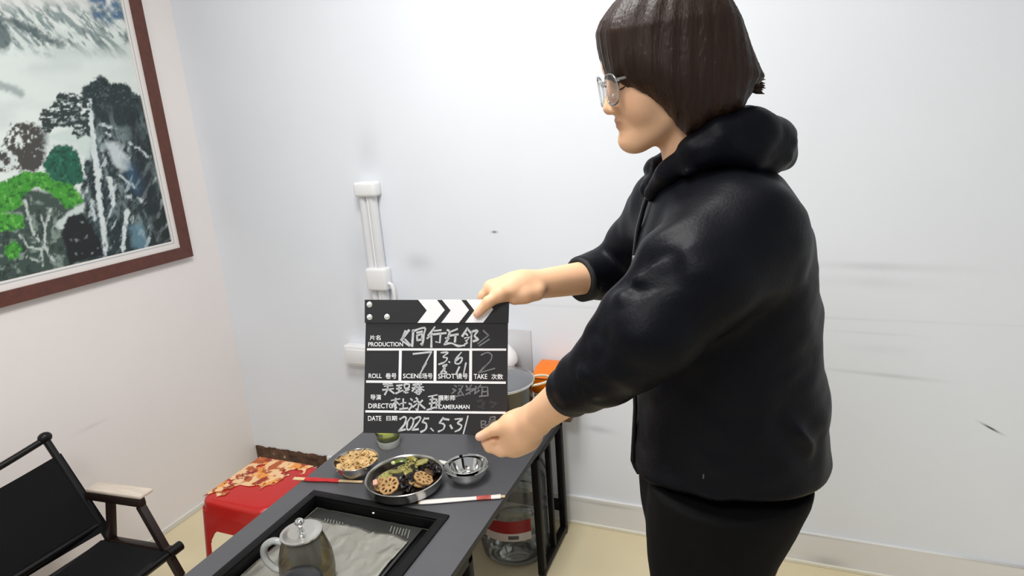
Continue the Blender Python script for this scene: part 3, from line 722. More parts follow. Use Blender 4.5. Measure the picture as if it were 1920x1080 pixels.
M_pep = mat('green_pepper', (98, 120, 30), .25, var=.3, vscale=40); M_fun = mat('black_fungus', (30, 22, 22), .25, var=.5, vscale=40)
def strip(px, py, z, L, w, az, curl, label, m_):
    c = onz(px, py, TZ+z); G = []
    for i in range(14):
        u = i/13-.5; row = []
        for j in range(7):
            v = j/6-.5; row.append((u*L, v*w, .006*math.cos(v*2.6)+curl*math.cos(u*2.5)))
        G.append(row)
    vf = put(sheet(G, .0022), c, (0, 0, az)); return tag(link_mesh('green_pepper_strip', *vf, m_, None, c), label, 'green pepper', 'green pepper pieces in the dish')
strip(752, 868, .046, .034, .016, .5, .006, 'dark green pepper strip at the far middle of the dish', M_pep)
strip(773, 864, .044, .036, .014, -.2, .008, 'olive pepper strip along the far edge of the dish', mat('olive_pepper', (150, 142, 60), .3, var=.3, vscale=40))
strip(765, 889, .044, .026, .012, 1.1, .005, 'small olive pepper strip beside the black fungus', mat('olive_pepper', (150, 142, 60), .3))
lot(742, 884, .040, (-.3, .2, 1), .7, .74, 'olive lotus root slice overlapping the green one at the left of the dish', mat('olive_lotus', (150, 142, 78), .35, var=.35, vscale=60))
lot(772, 872, .042, (.3, -.3, 1), 1.7, .70, 'olive lotus root slice behind the black fungus at the far side of the dish', mat('olive_lotus', (150, 142, 78), .35))
lot(780, 908, .030, (.5, .2, 1), 2.3, .72, 'brown lotus root slice half under the fungus at the near edge of the dish')
lot(806, 885, .034, (-.3, .6, 1), .2, .6, 'small dark lotus root slice at the right of the dish', mat('sauced_lotus', (110, 86, 62), .3, var=.3, vscale=60))
gc = onz(738, 868, TZ+.046)
tag(MB().add(ball(gc, .007, 12, (1.2, .9, .8))).build('garlic_clove', mat('pale_garlic', (214, 216, 170), .4, sss=.1), None, gc), 'pale garlic piece at the far left of the lotus dish', 'garlic')
hc = onz(704, 905, TZ+.040)
tag(MB().add(box(hc, (.014, .018, .010), .003, 2, Matrix.Rotation(.6, 3, 'X') @ Matrix.Rotation(.5, 3, 'Z'))).build('ham_cube', mat('pink_ham', (226, 176, 150), .45, var=.1, vscale=60), None, hc), 'small pink cube of meat at the left rim of the lotus dish', 'meat')
def fungus(seed):
    G = []
    for i in range(22):
        row = []
        for j in range(22):
            u, v = i/21-.5, j/21-.5; row.append((u*.034, v*.03, 0))
        G.append(row)
    G = np.array(G); q = np.stack([G[..., 0]*70, G[..., 1]*70, G[..., 2]+seed*7.7], -1)
    G[..., 2] = (fbm(q, 3, seed)-.5)*.034; G[..., 0] += (fbm(q, 2, seed+5)-.5)*.02; G[..., 1] += (fbm(q, 2, seed+9)-.5)*.02
    return sheet(G, .0014)
fv = [fungus(s) for s in (1, 2, 3)]
for i, (px, py, z, lab) in enumerate(((760, 898, .036, None), (768, 905, .034, None), (777, 888, .038, None), (756, 910, .030, None), (803, 876, .036, None), (814, 885, .034, None), (812, 872, .034, None), (766, 918, .028, None), (782, 877, .034, None), (820, 880, .030, None))):
    c = onz(px, py, TZ+z)
    o = link_mesh('black_fungus', *put(fv[i % 3], c, (random.uniform(-.5, .5), random.uniform(-.5, .5), i*1.3)), M_fun, None, c, True, 60)
    tag(o, 'crumpled piece of black fungus among the lotus root slices', 'black fungus', 'black fungus pieces in the dish')
# --- bowl of pale fried snacks
def bowl_at(px, py, rpx, h):
    c = onz(px, py, TZ+h); r = rpx*pxm(c); return np.array([c[0], c[1], TZ]), r
bc, br = bowl_at(667.5, 861, 41.5, .048)
b1 = thing('steel_bowl', 'small steel bowl heaped with pale yellow fried snacks', 'bowl', bc)
def bowl_prof(r, h): return [(0, 0), (r*.62, 0), (r*.66, .004), (r*.72, .010), (r*.93, h*.7), (r*.985, h), (r, h+.0015), (r*.985, h+.003), (r*.955, h), (r*.90, h*.7), (r*.66, .012), (0, .008)]
MB().add(lathe(bowl_prof(br, .046), bc, 56)).build('bowl_body', M_steel, b1)
M_chip = mat('pale_fried_snack', (226, 190, 132), .5, var=.22, vscale=50)
def chip(seed):
    G = np.array([[(math.cos(6.283*j/18)*(i/6)*.012*(1+.2*math.sin(j*1.7+seed)), math.sin(6.283*j/18)*(i/6)*.010, 0.) for j in range(19)] for i in range(7)])
    G[..., 2] = .35*(G[..., 0]**2)/.012+(vnoise3(G*120+seed, seed)-.5)*.005
    return sheet(G, .0022)
cvs = [chip(s) for s in (2, 5, 8)]
cm = []
for v_, f_ in cvs: cm.append((v_, f_))
random.seed(11); pts = []
for i in range(64):
    a = i*2.39996; rr = math.sqrt(i/64)*br*.84; pts.append((rr*math.cos(a), rr*math.sin(a)))
protos = []
for i, (x, y) in enumerate(pts):
    z = .036+.012*(1-(math.hypot(x, y)/br)**2)+random.uniform(-.003, .003)
    p = bc+np.array([x, y, z]); rt = (random.uniform(-.9, .9), random.uniform(-.9, .9), random.uniform(0, 6.28))
    if i < 3:
        o = link_mesh('fried_snack', *cm[i], M_chip, None, (0, 0, 0)); tag(o, 'pale yellow fried snack piece in the small steel bowl', 'snack', 'fried snacks in the steel bowl'); protos.append(o)
        o.location = Vector(p); o.rotation_euler = rt
    else: copy_thing(protos[i % 3], p, rt, None, None, random.uniform(.8, 1.15))
MB().add(lathe([(0, .034), (br*.82, .030), (br*.78, .024), (0, .022)], bc, 32)).build('snack_crumbs', mat('snack_crumbs', (206, 166, 106), .6, var=.4, vscale=90, bump=1, bscale=160), b1)
OFFc = None
# --- empty bowl with a smaller bowl nested in it
cc, crr = bowl_at(874.5, 872, 41.5, .048)
b2 = thing('steel_bowl', 'shiny steel bowl with a smaller bowl nested in it near the right table edge', 'bowl', cc)
M_mirror = mat('polished_steel', (214, 214, 212), .08, metal=1.0)
MB().add(lathe(bowl_prof(crr, .046), cc, 56)).build('bowl_body', M_mirror, b2)
nb_ = cc+np.array([.002, -.004, .0135])
b3 = thing('steel_cup', 'small polished steel cup nested inside the shiny empty bowl', 'cup', nb_)
MB().add(lathe([(0, 0), (crr*.50, 0), (crr*.62, .010), (crr*.72, .034), (crr*.74, .0355), (crr*.71, .036), (crr*.58, .012), (crr*.46, .004), (crr*.2, .004), (crr*.16, .012), (0, .014)], nb_, 48)).build('cup_body', M_mirror, b3)
rc = np.array(onz(880, 852, TZ+.001))
# --- cup of green tea, just below the board
gc, gr = bowl_at(726, 803, 25, .062)
cup = thing('tea_cup', 'small clear cup of yellow-green tea behind the lotus dish', 'cup', gc)
M_clr = thin_clear('clear_plastic', (246, 250, 244), 1.4, .05, .10)
MB().add(lathe([(gr*.70, .001), (gr*.74, .004), (gr, .062), (gr+.0008, .0635), (gr-.0012, .0625), (gr*.72, .005)], gc, 40)).build('cup_wall', M_clr, cup)
MB().add(lathe([(0, 0), (gr*.73, 0), (gr*.78, .004), (gr*.86, .026), (0, .026)], gc, 32)).build('cup_base', mat('milky_base', (226, 228, 218), .3), cup)
MB().add(lathe([(0, .0262), (gr*.835, .0262), (gr*.93, .046), (0, .046)], gc, 32)).build('tea', mat('green_tea', (166, 168, 30), .12, var=.2, vscale=40), cup)
# --- chopsticks in paper sleeves
M_chop = mat('bamboo', (226, 196, 150), .5); M_rsl = mat('red_paper_sleeve', (200, 40, 42), .5, var=.15, vscale=50); M_wsl = mat('white_paper_sleeve', (238, 232, 226), .55)
def chop_pair(a, b, s0, s1, msl, lab, cuff=None):
    a, b = np.array(a), np.array(b); d = (b-a)/np.linalg.norm(b-a); s = np.cross(d, (0, 0, 1))
    for k, o_ in ((0, .0034), (1, -.0034)):
        A_, B_ = a+s*o_, b+s*o_*.8; A_[2] = B_[2] = TZ+.0042
        o = MB().add(tube([A_, B_], [.0034, .0022], 10)).build('chopstick', M_chop, None, (A_+B_)/2)
        tag(o, lab[0 if k == 0 else 1], 'chopstick', lab[3])
    q0, q1 = a+(b-a)*s0, a+(b-a)*s1
    q0[2] = q1[2] = TZ+.0044
    sl = thing('chopstick_sleeve', lab[2], 'paper sleeve', (q0+q1)/2)
    sec = []
    for i in range(16):
        t = i/15; c = q0+(q1-q0)*t
        ring = []
        for k in range(16):
            an = 2*math.pi*k/16; wv = .0012*math.sin(t*19+k)
            ring.append(c+s*(.0092+.0012*math.sin(t*7))*math.cos(an)+np.array([0, 0, .0040*math.sin(an)+wv*.25+.0002]))
        sec.append(ring)
    V = [p for r_ in sec for p in r_]; Fc = [[i*16+k, i*16+(k+1) % 16, (i+1)*16+(k+1) % 16, (i+1)*16+k] for i in range(15) for k in range(16)]
    link_mesh('sleeve', V, Fc, msl, sl, None, True, 0)
    if cuff:
        t0, t1 = cuff; ring2 = []
        V = []
        for t in np.linspace(t0, t1, 6):
            c = q0+(q1-q0)*t; V += [c+s*(.0097+.0012*math.sin(t*7))*math.cos(2*math.pi*k/16)+np.array([0, 0, .0046*math.sin(2*math.pi*k/16)+.0004]) for k in range(16)]
        link_mesh('printed_band', V, [[i*16+k, i*16+(k+1) % 16, (i+1)*16+(k+1) % 16, (i+1)*16+k] for i in range(5) for k in range(16)], mat('faded_red_print', (206, 92, 82), .55, var=.5, vscale=70), sl, None, True, 0)
    return sl
ta, tb_ = onz(551, 897, TZ+.005), onz(680, 903, TZ+.005)
chop_pair(ta, tb_, .17, .66, M_rsl, ['far chopstick of the pair in the red sleeve', 'near chopstick of the pair in the red sleeve', 'red paper sleeve around chopsticks at the left table edge', 'chopsticks in the red sleeve'])
ta, tb_ = onz(785, 942, TZ+.005), onz(947, 930, TZ+.005)
chop_pair(ta, tb_, .02, .95, M_wsl, ['far chopstick of the pair in the white sleeve', 'near chopstick of the pair in the white sleeve', 'white paper sleeve around chopsticks in front of the lotus dish', 'chopsticks in the white sleeve'], (.70, .88))
# small white spoon end between dish and bowl
wc = onz(829, 867, TZ+.006)
tag(MB().add(box(wc, (.030, .016, .006), .0025, 2, Matrix.Rotation(-.1, 3, 'Z'))).build('paper_scrap', mat('white_paper', (236, 234, 226), .5), None, wc-np.array([0, 0, .003])), 'small white folded paper between the lotus dish and the shiny bowl', 'paper')

# --- glass teapot on the grill
TB = ZG+.009
lid_c = onz(565, 999, TB+.128)
tp = thing('glass_teapot', 'glass teapot with steel lid and yellow tea standing on the grill foil', 'teapot', (lid_c[0], lid_c[1], TB))
tc_ = np.array([lid_c[0], lid_c[1], TB]); rl = 39*pxm(lid_c)
M_gl = thin_clear('teapot_glass', (251, 251, 248), 1.4, .04, .08, (226, 226, 218))
MB().add(lathe([(0, 0), (rl*1.12, 0), (rl*1.27, .006), (rl*1.32, .03), (rl*1.26, .07), (rl*1.04, .105), (rl*.93, .122)], tc_, 56)).build('glass_body', M_gl, tp)
MB().add(lathe([(0, .006), (rl*1.22, .008), (rl*1.27, .03), (rl*1.26, .040), (0, .040)], tc_, 48)).build('tea', thin_clear('yellow_tea', (244, 226, 140), 1.2, .05, .50, (220, 186, 50)), tp)
MB().add(lathe([(0, .012), (rl*.72, .014), (rl*.78, .120), (rl*.75, .120), (rl*.70, .016), (0, .014)], tc_, 40)).build('infuser', mat('steel_mesh', (98, 91, 72), .5, metal=.1, var=.2, vscale=300), tp)
M_lid = mat('satin_steel_lid', (232, 229, 222), .24, metal=1.0)
ld = MB().add(lathe([(0, .120), (rl*.8, .120), (rl*.95, .124), (rl*1.0, .128), (rl*.99, .131), (rl*.80, .1305), (rl*.70, .1325), (rl*.6, .1325), (rl*.25, .1335), (0, .1335)], tc_, 56)).build('lid', M_lid, tp)
MB().add(lathe([(0, .1335), (.0085, .1335), (.006, .138), (.0055, .146), (.009, .149), (.0115, .156), (.010, .162), (.006, .1655), (0, .1665)], tc_, 24)).build('knob', M_mirror, ld)
hd = np.array([-.93, -.36, 0]); hd /= np.linalg.norm(hd)
hp = [tc_+hd*r_+np.array([0, 0, z]) for r_, z in ((rl*1.0, .104), (rl*1.45, .110), (rl*1.92, .094), (rl*1.98, .062), (rl*1.65, .036), (rl*1.30, .028))]
MB().add(tube(smooth_path(hp, 8), .0085, 14)).build('handle', thin_clear('handle_glass', (246, 248, 247), 1.4, .06, .45, (226, 228, 226)), tp)
# dark domed lid of a pot nearer the camera
dc = onz(558, 1086, TB+.10); dr = 47*pxm(dc); dc0 = np.array([dc[0], dc[1], TB])
kt = thing('black_pot', 'black pot with domed lid at the bottom edge in front of the teapot', 'pot', dc0)
M_bk = mat('black_glossy_plastic', (34, 34, 36), .3)
MB().add(lathe([(0, 0), (dr*.8, 0), (dr*.95, .01), (dr*.98, .08), (dr*.95, .082), (0, .082)], dc0, 40)).build('pot_body', M_bk, kt)
MB().add(lathe([(0, .082), (dr*1.0, .083), (dr*1.0, .088), (dr*.9, .098), (dr*.6, .110), (dr*.25, .115), (0, .116)], dc0, 40)).build('lid', M_bk, kt)

# ================================================================== FAR END OF THE TABLE
stv = np.array([-.80, 1.77, TZ])
stove = thing('gas_stove', 'low black portable stove under the pot at the far table end', 'stove', stv)
MB().add(box(stv+[-.012, .0325, .045], (.26, .135, .090), .008, 3)).build('stove_body', M_blk, stove)
MB().add(lathe([(.075, .090), (.095, .090), (.095, .102), (.075, .102), (.075, .090)], stv+[-.012, 0, 0], 32)).build('trivet', M_blk, stove)
pz = TZ+.103; rimc = onz(916, 704, pz+.088); prr = 82*pxm(rimc); prr = min(prr, .115)
pe = onz(1000, 704, pz+.088); pcn = np.array([-.703-prr, 1.772, pz])
pot = thing('cooking_pot', 'steel cooking pot with a grey glass lid right of the clapperboard', 'pot', pcn)
MB().add(lathe([(0, 0), (prr*.86, 0), (prr*.93, .006), (prr*.95, .084), (prr, .086), (prr, .089), (prr*.93, .088), (prr*.91, .01), (0, .005)], pcn, 56)).build('pot_body', mat('smoky_steel', (104, 102, 98), .22, metal=1.0), pot)
ld2 = MB().add(lathe([(prr*.97, .089), (prr*1.0, .091), (prr*.97, .096), (prr*.6, .108), (prr*.2, .115), (0, .116), (0, .112), (prr*.6, .104), (prr*.95, .091)], pcn, 56)).build('lid', mat('grey_glass_lid', (112, 114, 118), .12, spec=.6), pot)
MB().add(tube([pcn+[prr*math.cos(t), prr*math.sin(t), .0905] for t in np.linspace(0, 6.283, 64, endpoint=False)], .004, 8, False, True)).build('lid_rim', M_mirror, ld2)
MB().add(lathe([(0, .116), (.012, .118), (.018, .130), (.012, .136), (0, .137)], pcn, 24)).build('lid_knob', M_bk, ld2)
rd_ = np.array([.93, .37, 0]); sd_ = np.array([-.37, .93, 0])
hpath = [pcn+rd_*(prr*.97+a)+sd_*b+np.array([0, 0, z]) for a, b, z in ((-.005, .036, .080), (.022, .036, .084), (.046, .024, .086), (.054, 0, .087), (.046, -.024, .086), (.022, -.036, .084), (-.005, -.036, .080))]
MB().add(tube(smooth_path(hpath, 6), .0042, 10)).build('handle', mat('cream_plastic', (222, 208, 178), .35), pot)
# white enamel lid standing behind
wl_c = onz(953, 690, TZ+.16); 
wb = np.array([-.90, 1.955, TZ+.079])
whl = thing('lidded_container', 'white rounded container behind the pot beside the clapperboard', 'container', np.array([-.906, 1.941, TZ]))
wq = np.array([-.906, 1.941, TZ])
MB().add(lathe([(0, 0), (.066, 0), (.070, .01), (.070, .185), (0, .186)], wq, 40)).build('container_body', M_wp, whl)
MB().add(lathe([(0, .186), (.083, .187), (.083, .197), (.077, .218), (.055, .244), (.022, .260), (0, .262)], wq, 40)).build('lid', mat('white_enamel', (246, 246, 246), .2), whl)
MB().add(lathe([(0, .261), (.006, .261), (.005, .266), (.012, .270), (.012, .276), (.006, .280), (0, .280)], wq, 20)).build('lid_knob', mat('dark_knob', (60, 40, 40), .4), whl)
# brown carton with the orange stove box on it
oc = np.array([-.655, 1.905, TZ])
A1, A2 = onz(995, 735, TZ+.098), onz(1075, 735, TZ+.098)
bx0, bx1, by0, by1 = -.748, -.618, 1.898, 2.010
ct = thing('brown_carton', 'low brown carton with a cream strip under the orange stove', 'box', ((bx0+bx1)/2, (by0+by1)/2, TZ))
MB().add(box(((bx0+bx1)/2, (by0+by1)/2, TZ+.043), (bx1-bx0-.006, by1-by0-.006, .086), .003)).build('carton', mat('brown_card', (96, 62, 40), .7, var=.15, vscale=20), ct)
MB().add(box(((bx0+bx1)/2, (by0+by1)/2, TZ+.092), (bx1-bx0, by1-by0, .012), .003)).build('cream_strip', mat('cream_card', (226, 208, 176), .6), ct)
M_or = mat('orange_enamel', (240, 122, 8), .35)
os_ = thing('orange_stove', 'bright orange portable gas stove box behind the pot by the wall', 'stove', ((bx0+bx1)/2, (by0+by1)/2, TZ+.098))
z0 = TZ+.098
Vp = []
for x in (bx0-.004, bx1): Vp += [np.array((x, by0+.004, z0)), np.array((x, by0-.004, z0+.012)), np.array((x, by0-.004, z0+.060)), np.array((x, by0+.012, z0+.066)), np.array((x, by0+.050, z0+.084)), np.array((x, by1, z0+.084)), np.array((x, by1, z0))]
Fp = [[i, i+7, (i+1) % 7+7, (i+1) % 7] for i in range(7)]+[list(range(7)), list(range(7, 14))[::-1]]
bm = bmesh.new(); vs = [bm.verts.new(v) for v in Vp]; [bm.faces.new([vs[i] for i in f]) for f in Fp]; bmesh.ops.recalc_face_normals(bm, faces=bm.faces); bmesh.ops.bevel(bm, geom=list(bm.edges), offset=.003, segments=2, affect='EDGES'); bm.verts.index_update()
vf = ([np.array(v.co) for v in bm.verts], [[v.index for v in f.verts] for f in bm.faces]); bm.free()
MB().add(vf).build('housing', M_or, os_)
MB().add(box(((bx0+bx1)/2, by0-.0042, z0+.059), (bx1-bx0, .002, .003))).build('lid_seam', mat('dark_orange', (170, 76, 6), .5), os_)
MB().add(tube([(-.655, by0-.004, z0+.032), (-.655, by0-.022, z0+.032)], .016, 24)).build('control_knob', M_blk, os_)

# ================================================================== WATER BOTTLE
wbc = np.array([-.826, 1.828, 0.0])
bt = thing('water_bottle', 'large empty clear plastic water bottle standing on the floor under the table', 'bottle', wbc)
M_pet = thin_clear('clear_pet', (232, 236, 232), 1.5, .08, .10)
br_ = .128; prof = [(0, .012), (br_*.55, .004), (br_*.80, .0), (br_*.96, .012), (br_, .04)]
for z in np.linspace(.05, .30, 51):
    w = 0
    for z0_ in (.085, .195, .235): w += .06*math.exp(-((z-z0_)/.006)**2)
    prof.append((br_*(1-w), z))
prof += [(br_*.97, .318), (br_*.86, .350), (br_*.62, .385), (br_*.36, .404), (.027, .412), (.026, .425)]
MB().add(lathe(prof, wbc, 56)).build('bottle_body', M_pet, bt)
MB().add(lathe([(.028, .418), (.030, .419), (.030, .438), (.026, .440), (0, .440)], wbc, 28)).build('cap', mat('white_cap', (226, 226, 226), .4), bt)
def band(z0, z1, a0, a1, mt, nm, r=br_+.0012):
    n = 30; V = []; Fc = []
    for i in range(n+1):
        a = R(a0+(a1-a0)*i/n)
        for z in (z0, z1): V.append(wbc+np.array([r*math.cos(a), r*math.sin(a), z]))
    for i in range(n): Fc.append([2*i, 2*i+2, 2*i+3, 2*i+1])
    return link_mesh(nm, V, Fc, mt, bt)
band(.142, .190, 215, 318, mat('red_label', (150, 24, 28), .45), 'label')
band(.112, .142, 215, 318, mat('white_label', (214, 206, 200), .5), 'label_lower_band')
band(.120, .134, 282, 298, mat('dark_print', (90, 84, 88), .5), 'label_print', br_+.0018)
band(.120, .134, 236, 242, mat('dark_print', (90, 84, 88), .5), 'label_print', br_+.0018)

# ================================================================== CLAPPERBOARD
ZBD = 1.03
def BW(px, py, off=0.0): return dep(px, py, ZBD)-VF*off
bctr = BW(819, 688)
clap = thing('clapperboard', 'black film clapperboard with white lettering and chalk writing held up over the table', 'clapperboard', BW(819, 812))
M_slate = mat('black_slate', (36, 35, 37), .55, var=.08, vscale=30); M_stick = mat('black_stick', (34, 33, 35), .5)
M_ink = mat('white_print', (250, 250, 251), .5); M_chalk = mat('chalk', (206, 208, 210), .9, var=.18, vscale=600); M_chalk2 = mat('faint_chalk', (128, 129, 132), .9, var=.2, vscale=600); M_chalk3 = mat('rubbed_chalk', (62, 61, 64), .9)
def plate(poly, o0, o1):
    n = len(poly); V = [BW(x, y, o0) for x, y in poly]+[BW(x, y, o1) for x, y in poly]
    return V, [list(range(n)), list(range(n, 2*n))[::-1]]+[[i, i+n, (i+1) % n+n, (i+1) % n] for i in range(n)]
T_ = .0045
MB().add(plate([(686.5, 603), (952.5, 606), (951, 815), (681.8, 811)], -.0025, .0025)).build('slate', M_slate, clap, None, False)
stk = MB().add(plate([(685, 562), (955, 563), (953.5, 605.5), (685, 605)], -.0045, .0045)).build('clap_stick', M_stick, clap, None, False)
# two coordinate systems used when tracing the writing
def q4(x, y): return 680+x/6.857, 560+y/6.857
def q5(x, y): return 680+x/6.857, 680+y/6.857
for ch in ([(715, 10), (955, 10), (1060, 145), (925, 308), (710, 308), (830, 150)], [(1020, 10), (1265, 10), (1370, 145), (1240, 308), (1015, 308), (1135, 150)], [(1330, 10), (1570, 10), (1680, 135), (1550, 306), (1320, 306), (1440, 150)]):
    MB().add(plate([q4(*p) for p in ch], .0045, .0052)).build('chevron', M_ink, stk, None, False)
for p in ((95, 75), (97, 236), (320, 232)):
    c = BW(*q4(*p), .0045); s_ = 1
    vf = lathe([(0, .0016), (.0030, .0014), (.0046, .0)], (0, 0, 0), 18)
    MB().add(([c+VR*v[0]*1.0-VD*v[1]-VF*v[2] for v in vf[0]], vf[1])).build('bolt', mat('bright_bolt', (226, 226, 224), .25, metal=.3), stk)
lines = MB()
for a, b, w in (((60, 650, 4), (1845, 653, 4), 28), ((50, 240, 5), (1840, 254, 5), 30), ((40, 622, 5), (1838, 640, 5), 28)):
    f_ = q4 if a[2] == 4 else q5
    lines.add(plate([f_(a[0], a[1]-w/2), f_(b[0], b[1]-w/2), f_(b[0], b[1]+w/2), f_(a[0], a[1]+w/2)], .0025, .0030))
for x0, x1 in ((490, 482), (936, 932), (1391, 1388)):
    lines.add(plate([q4(x0-18, 660), q4(x0+18, 660), q5(x1+18, 238), q5(x1-18, 238)], .0025, .0030))
lines.build('grid_lines', M_ink, clap, None, False)
def text_vf(s, box_, bold=0.0, stretchy=True):
    cu = bpy.data.curves.new('t', 'FONT'); cu.body = s; cu.size = 1; cu.offset = bold; cu.resolution_u = 3
    o = bpy.data.objects.new('t', cu); col.objects.link(o)
    dg = bpy.context.evaluated_depsgraph_get(); dg.update(); ev = o.evaluated_get(dg); me = ev.to_mesh()
    V = np.array([v.co[:2] for v in me.vertices]); Fc = [list(p.vertices) for p in me.polygons]
    ev.to_mesh_clear(); bpy.data.objects.remove(o); bpy.data.curves.remove(cu)
    lo, hi = V.min(0), V.max(0); x0, y0, x1, y1 = box_
    X = x0+(V[:, 0]-lo[0])/(hi[0]-lo[0])*(x1-x0); Y = y1-(V[:, 1]-lo[1])/(hi[1]-lo[1])*(y1-y0)
    return X, Y, Fc
for s, b_, k in (('片名', (95, 468, 235, 532), 4), ('PRODUCTION', (76, 556, 522, 612), 4), ('ROLL', (82, 136, 250, 196), 5), ('卷号', (298, 130, 438, 204), 5), ('SCENE', (522, 138, 765, 198), 5), ('场号', (768, 132, 900, 204), 5),
                 ('SHOT', (972, 140, 1190, 202), 5), ('镜号', (1205, 132, 1352, 206), 5), ('TAKE', (1430, 142, 1602, 206), 5), ('次数', (1655, 142, 1806, 212), 5), ('导演', (105, 405, 242, 474), 5), ('DIRECTOR', (78, 520, 452, 582), 5),
                 ('摄影师', (972, 414, 1192, 484), 5), ('CAMERAMAN', (978, 536, 1376, 592), 5), ('DATE', (74, 680, 244, 742), 5), ('日期', (310, 678, 446, 742), 5)):
    X, Y, Fc = text_vf(s, b_, .012); f_ = q4 if k == 4 else q5
    MB().add(([BW(*f_(x, y), .00275) for x, y in zip(X, Y)], Fc)).build('printed_word', M_ink, clap, None, False)
def stroke(b, pts, w, f_, off=.0031):
    P = [np.array(f_(*p)) for p in pts]
    if len(P) > 2: P = smooth_path(P, 4) if len(P) > 3 else P
    w = w/6.857/2; V = []; Fc = []
    for i, p in enumerate(P):
        t = P[min(i+1, len(P)-1)]-P[max(i-1, 0)]; t = t/(np.linalg.norm(t)+1e-9); n_ = np.array([-t[1], t[0]])
        ww = w*(1+.25*math.sin(i*1.9+p[0]))
        e = t*w*.5*(-1 if i == 0 else 1 if i == len(P)-1 else 0)
        V += [BW(*(p+e+n_*ww), off), BW(*(p+e-n_*ww), off)]
    for i in range(len(P)-1): Fc.append([2*i, 2*i+1, 2*i+3, 2*i+2])
    b.add((V, Fc))
ck = MB(); W_ = 26
for s in ([(600, 402), (500, 530)], [(500, 530), (605, 605)], [(556, 412), (512, 520)], [(548, 520), (618, 596)], [(655, 400), (640, 612)], [(642, 420), (800, 372), (788, 470), (772, 592)], [(772, 592), (752, 575)], [(700, 438), (772, 420)], [(702, 475), (704, 535)], [(700, 474), (768, 452), (764, 522)], [(706, 536), (764, 520)],
          [(930, 362), (848, 478)], [(900, 446), (832, 510)], [(888, 470), (886, 622)], [(922, 412), (1010, 402)], [(912, 456), (1076, 440)], [(1004, 450), (994, 566), (945, 552)],
          [(1220, 388), (1124, 428)], [(1124, 428), (1090, 520)], [(1112, 476), (1230, 456)], [(1196, 470), (1188, 556)], [(1090, 400), (1112, 412)], [(1068, 506), (1108, 502), (1062, 578)], [(1050, 586), (1140, 570), (1230, 606), (1312, 596)],
          [(1350, 376), (1282, 482)], [(1352, 388), (1402, 452)], [(1330, 448), (1350, 470)], [(1312, 506), (1380, 490), (1336, 542)], [(1330, 534), (1346, 572), (1318, 580)], [(1402, 420), (1394, 628)], [(1402, 424), (1480, 408), (1440, 478), (1486, 520), (1424, 546)]): stroke(ck, s, W_, q4)
ck.build('chalk_title', M_chalk, clap, None, False); ck = MB()
for s in ([(652, 708), (890, 682)], [(888, 684), (775, 890)], [(1010, 692), (1100, 690), (1035, 745), (1088, 760), (1060, 810), (980, 842)], [(1108, 806), (1124, 818)], [(1270, 688), (1200, 775), (1195, 828), (1248, 830), (1280, 780), (1262, 752), (1200, 795)]): stroke(ck, s, 20, q4)
for s in ([(820, 0), (742, 138)], [(1088, 20), (1032, 40), (1060, 72), (1008, 130), (1082, 132), (1040, 82), (1086, 24)], [(1246, 50), (1200, 150)], [(1330, 0), (1300, 138)]): stroke(ck, s, 20, q5)
ck.build('chalk_numbers', M_chalk, clap, None, False); ck = MB()
for s in ([(268, 272), (384, 264)], [(282, 300), (392, 290)], [(330, 264), (325, 332)], [(262, 346), (402, 330)], [(332, 332), (288, 408)], [(346, 342), (410, 392)], [(440, 292), (512, 284)], [(476, 290), (470, 372)], [(440, 332), (502, 324)], [(430, 392), (524, 350)], [(542, 272), (602, 276), (590, 322), (546, 322), (540, 274)], [(532, 372), (604, 340)], [(562, 330), (556, 388), (588, 378)],
          [(650, 282), (762, 270)], [(690, 258), (682, 312)], [(742, 258), (732, 306)], [(640, 322), (784, 308)], [(700, 300), (640, 362)], [(722, 318), (792, 352)], [(690, 352), (744, 344), (730, 402), (690, 388)], [(670, 376), (760, 366)],
          [(372, 482), (482, 460)], [(430, 452), (424, 602)], [(426, 500), (376, 556)], [(442, 502), (482, 540)], [(492, 522), (562, 508)], [(526, 460), (524, 582)], [(480, 592), (584, 580)], [(620, 458), (642, 480)], [(600, 520), (630, 532)], [(600, 602), (642, 548)], [(690, 448), (712, 470)], [(660, 502), (722, 494), (710, 602), (688, 588)], [(650, 566), (702, 522)], [(772, 480), (732, 522)], [(732, 522), (804, 584)],
          [(850, 432), (962, 410)], [(870, 472), (930, 462)], [(860, 522), (932, 510)], [(900, 432), (882, 600)], [(830, 602), (932, 570)], [(952, 462), (950, 582)], [(990, 450), (984, 582)], [(940, 500), (1002, 494)], [(945, 540), (1000, 534)]): stroke(ck, s, 20, q5)
ck.build('chalk_names', M_chalk, clap, None, False); ck = MB()
for s in ([(482, 722), (542, 690), (562, 720), (540, 790), (470, 870)], [(466, 872), (552, 852)], [(620, 700), (580, 762), (576, 848), (612, 850), (650, 782), (655, 722), (622, 700)], [(672, 716), (732, 690), (740, 732), (640, 858)], [(640, 858), (720, 850)], [(800, 702), (772, 760)], [(772, 760), (822, 782), (812, 850), (750, 886)], [(792, 716), (852, 712)], [(878, 838), (912, 872)], [(1040, 702), (990, 770)], [(990, 770), (1052, 790), (1040, 850), (974, 880)], [(1030, 716), (1112, 728)], [(1128, 798), (1152, 842)], [(1190, 722), (1282, 718), (1222, 770), (1272, 802), (1250, 852), (1190, 880)], [(1356, 680), (1296, 908)],
          ): stroke(ck, s, 22, q5)
ck.build('chalk_date', M_chalk, clap, None, False)
fc2 = MB()
for s in ([(1548, 408), (1620, 468)], [(1620, 470), (1480, 580)], [(1630, 520), (1500, 604)], [(1524, 722), (1602, 690), (1660, 722), (1640, 802), (1540, 890)]): stroke(fc2, s, 18, q4)
fc2.build('faint_chalk_marks', M_chalk2, clap, None, False); fc2 = MB()
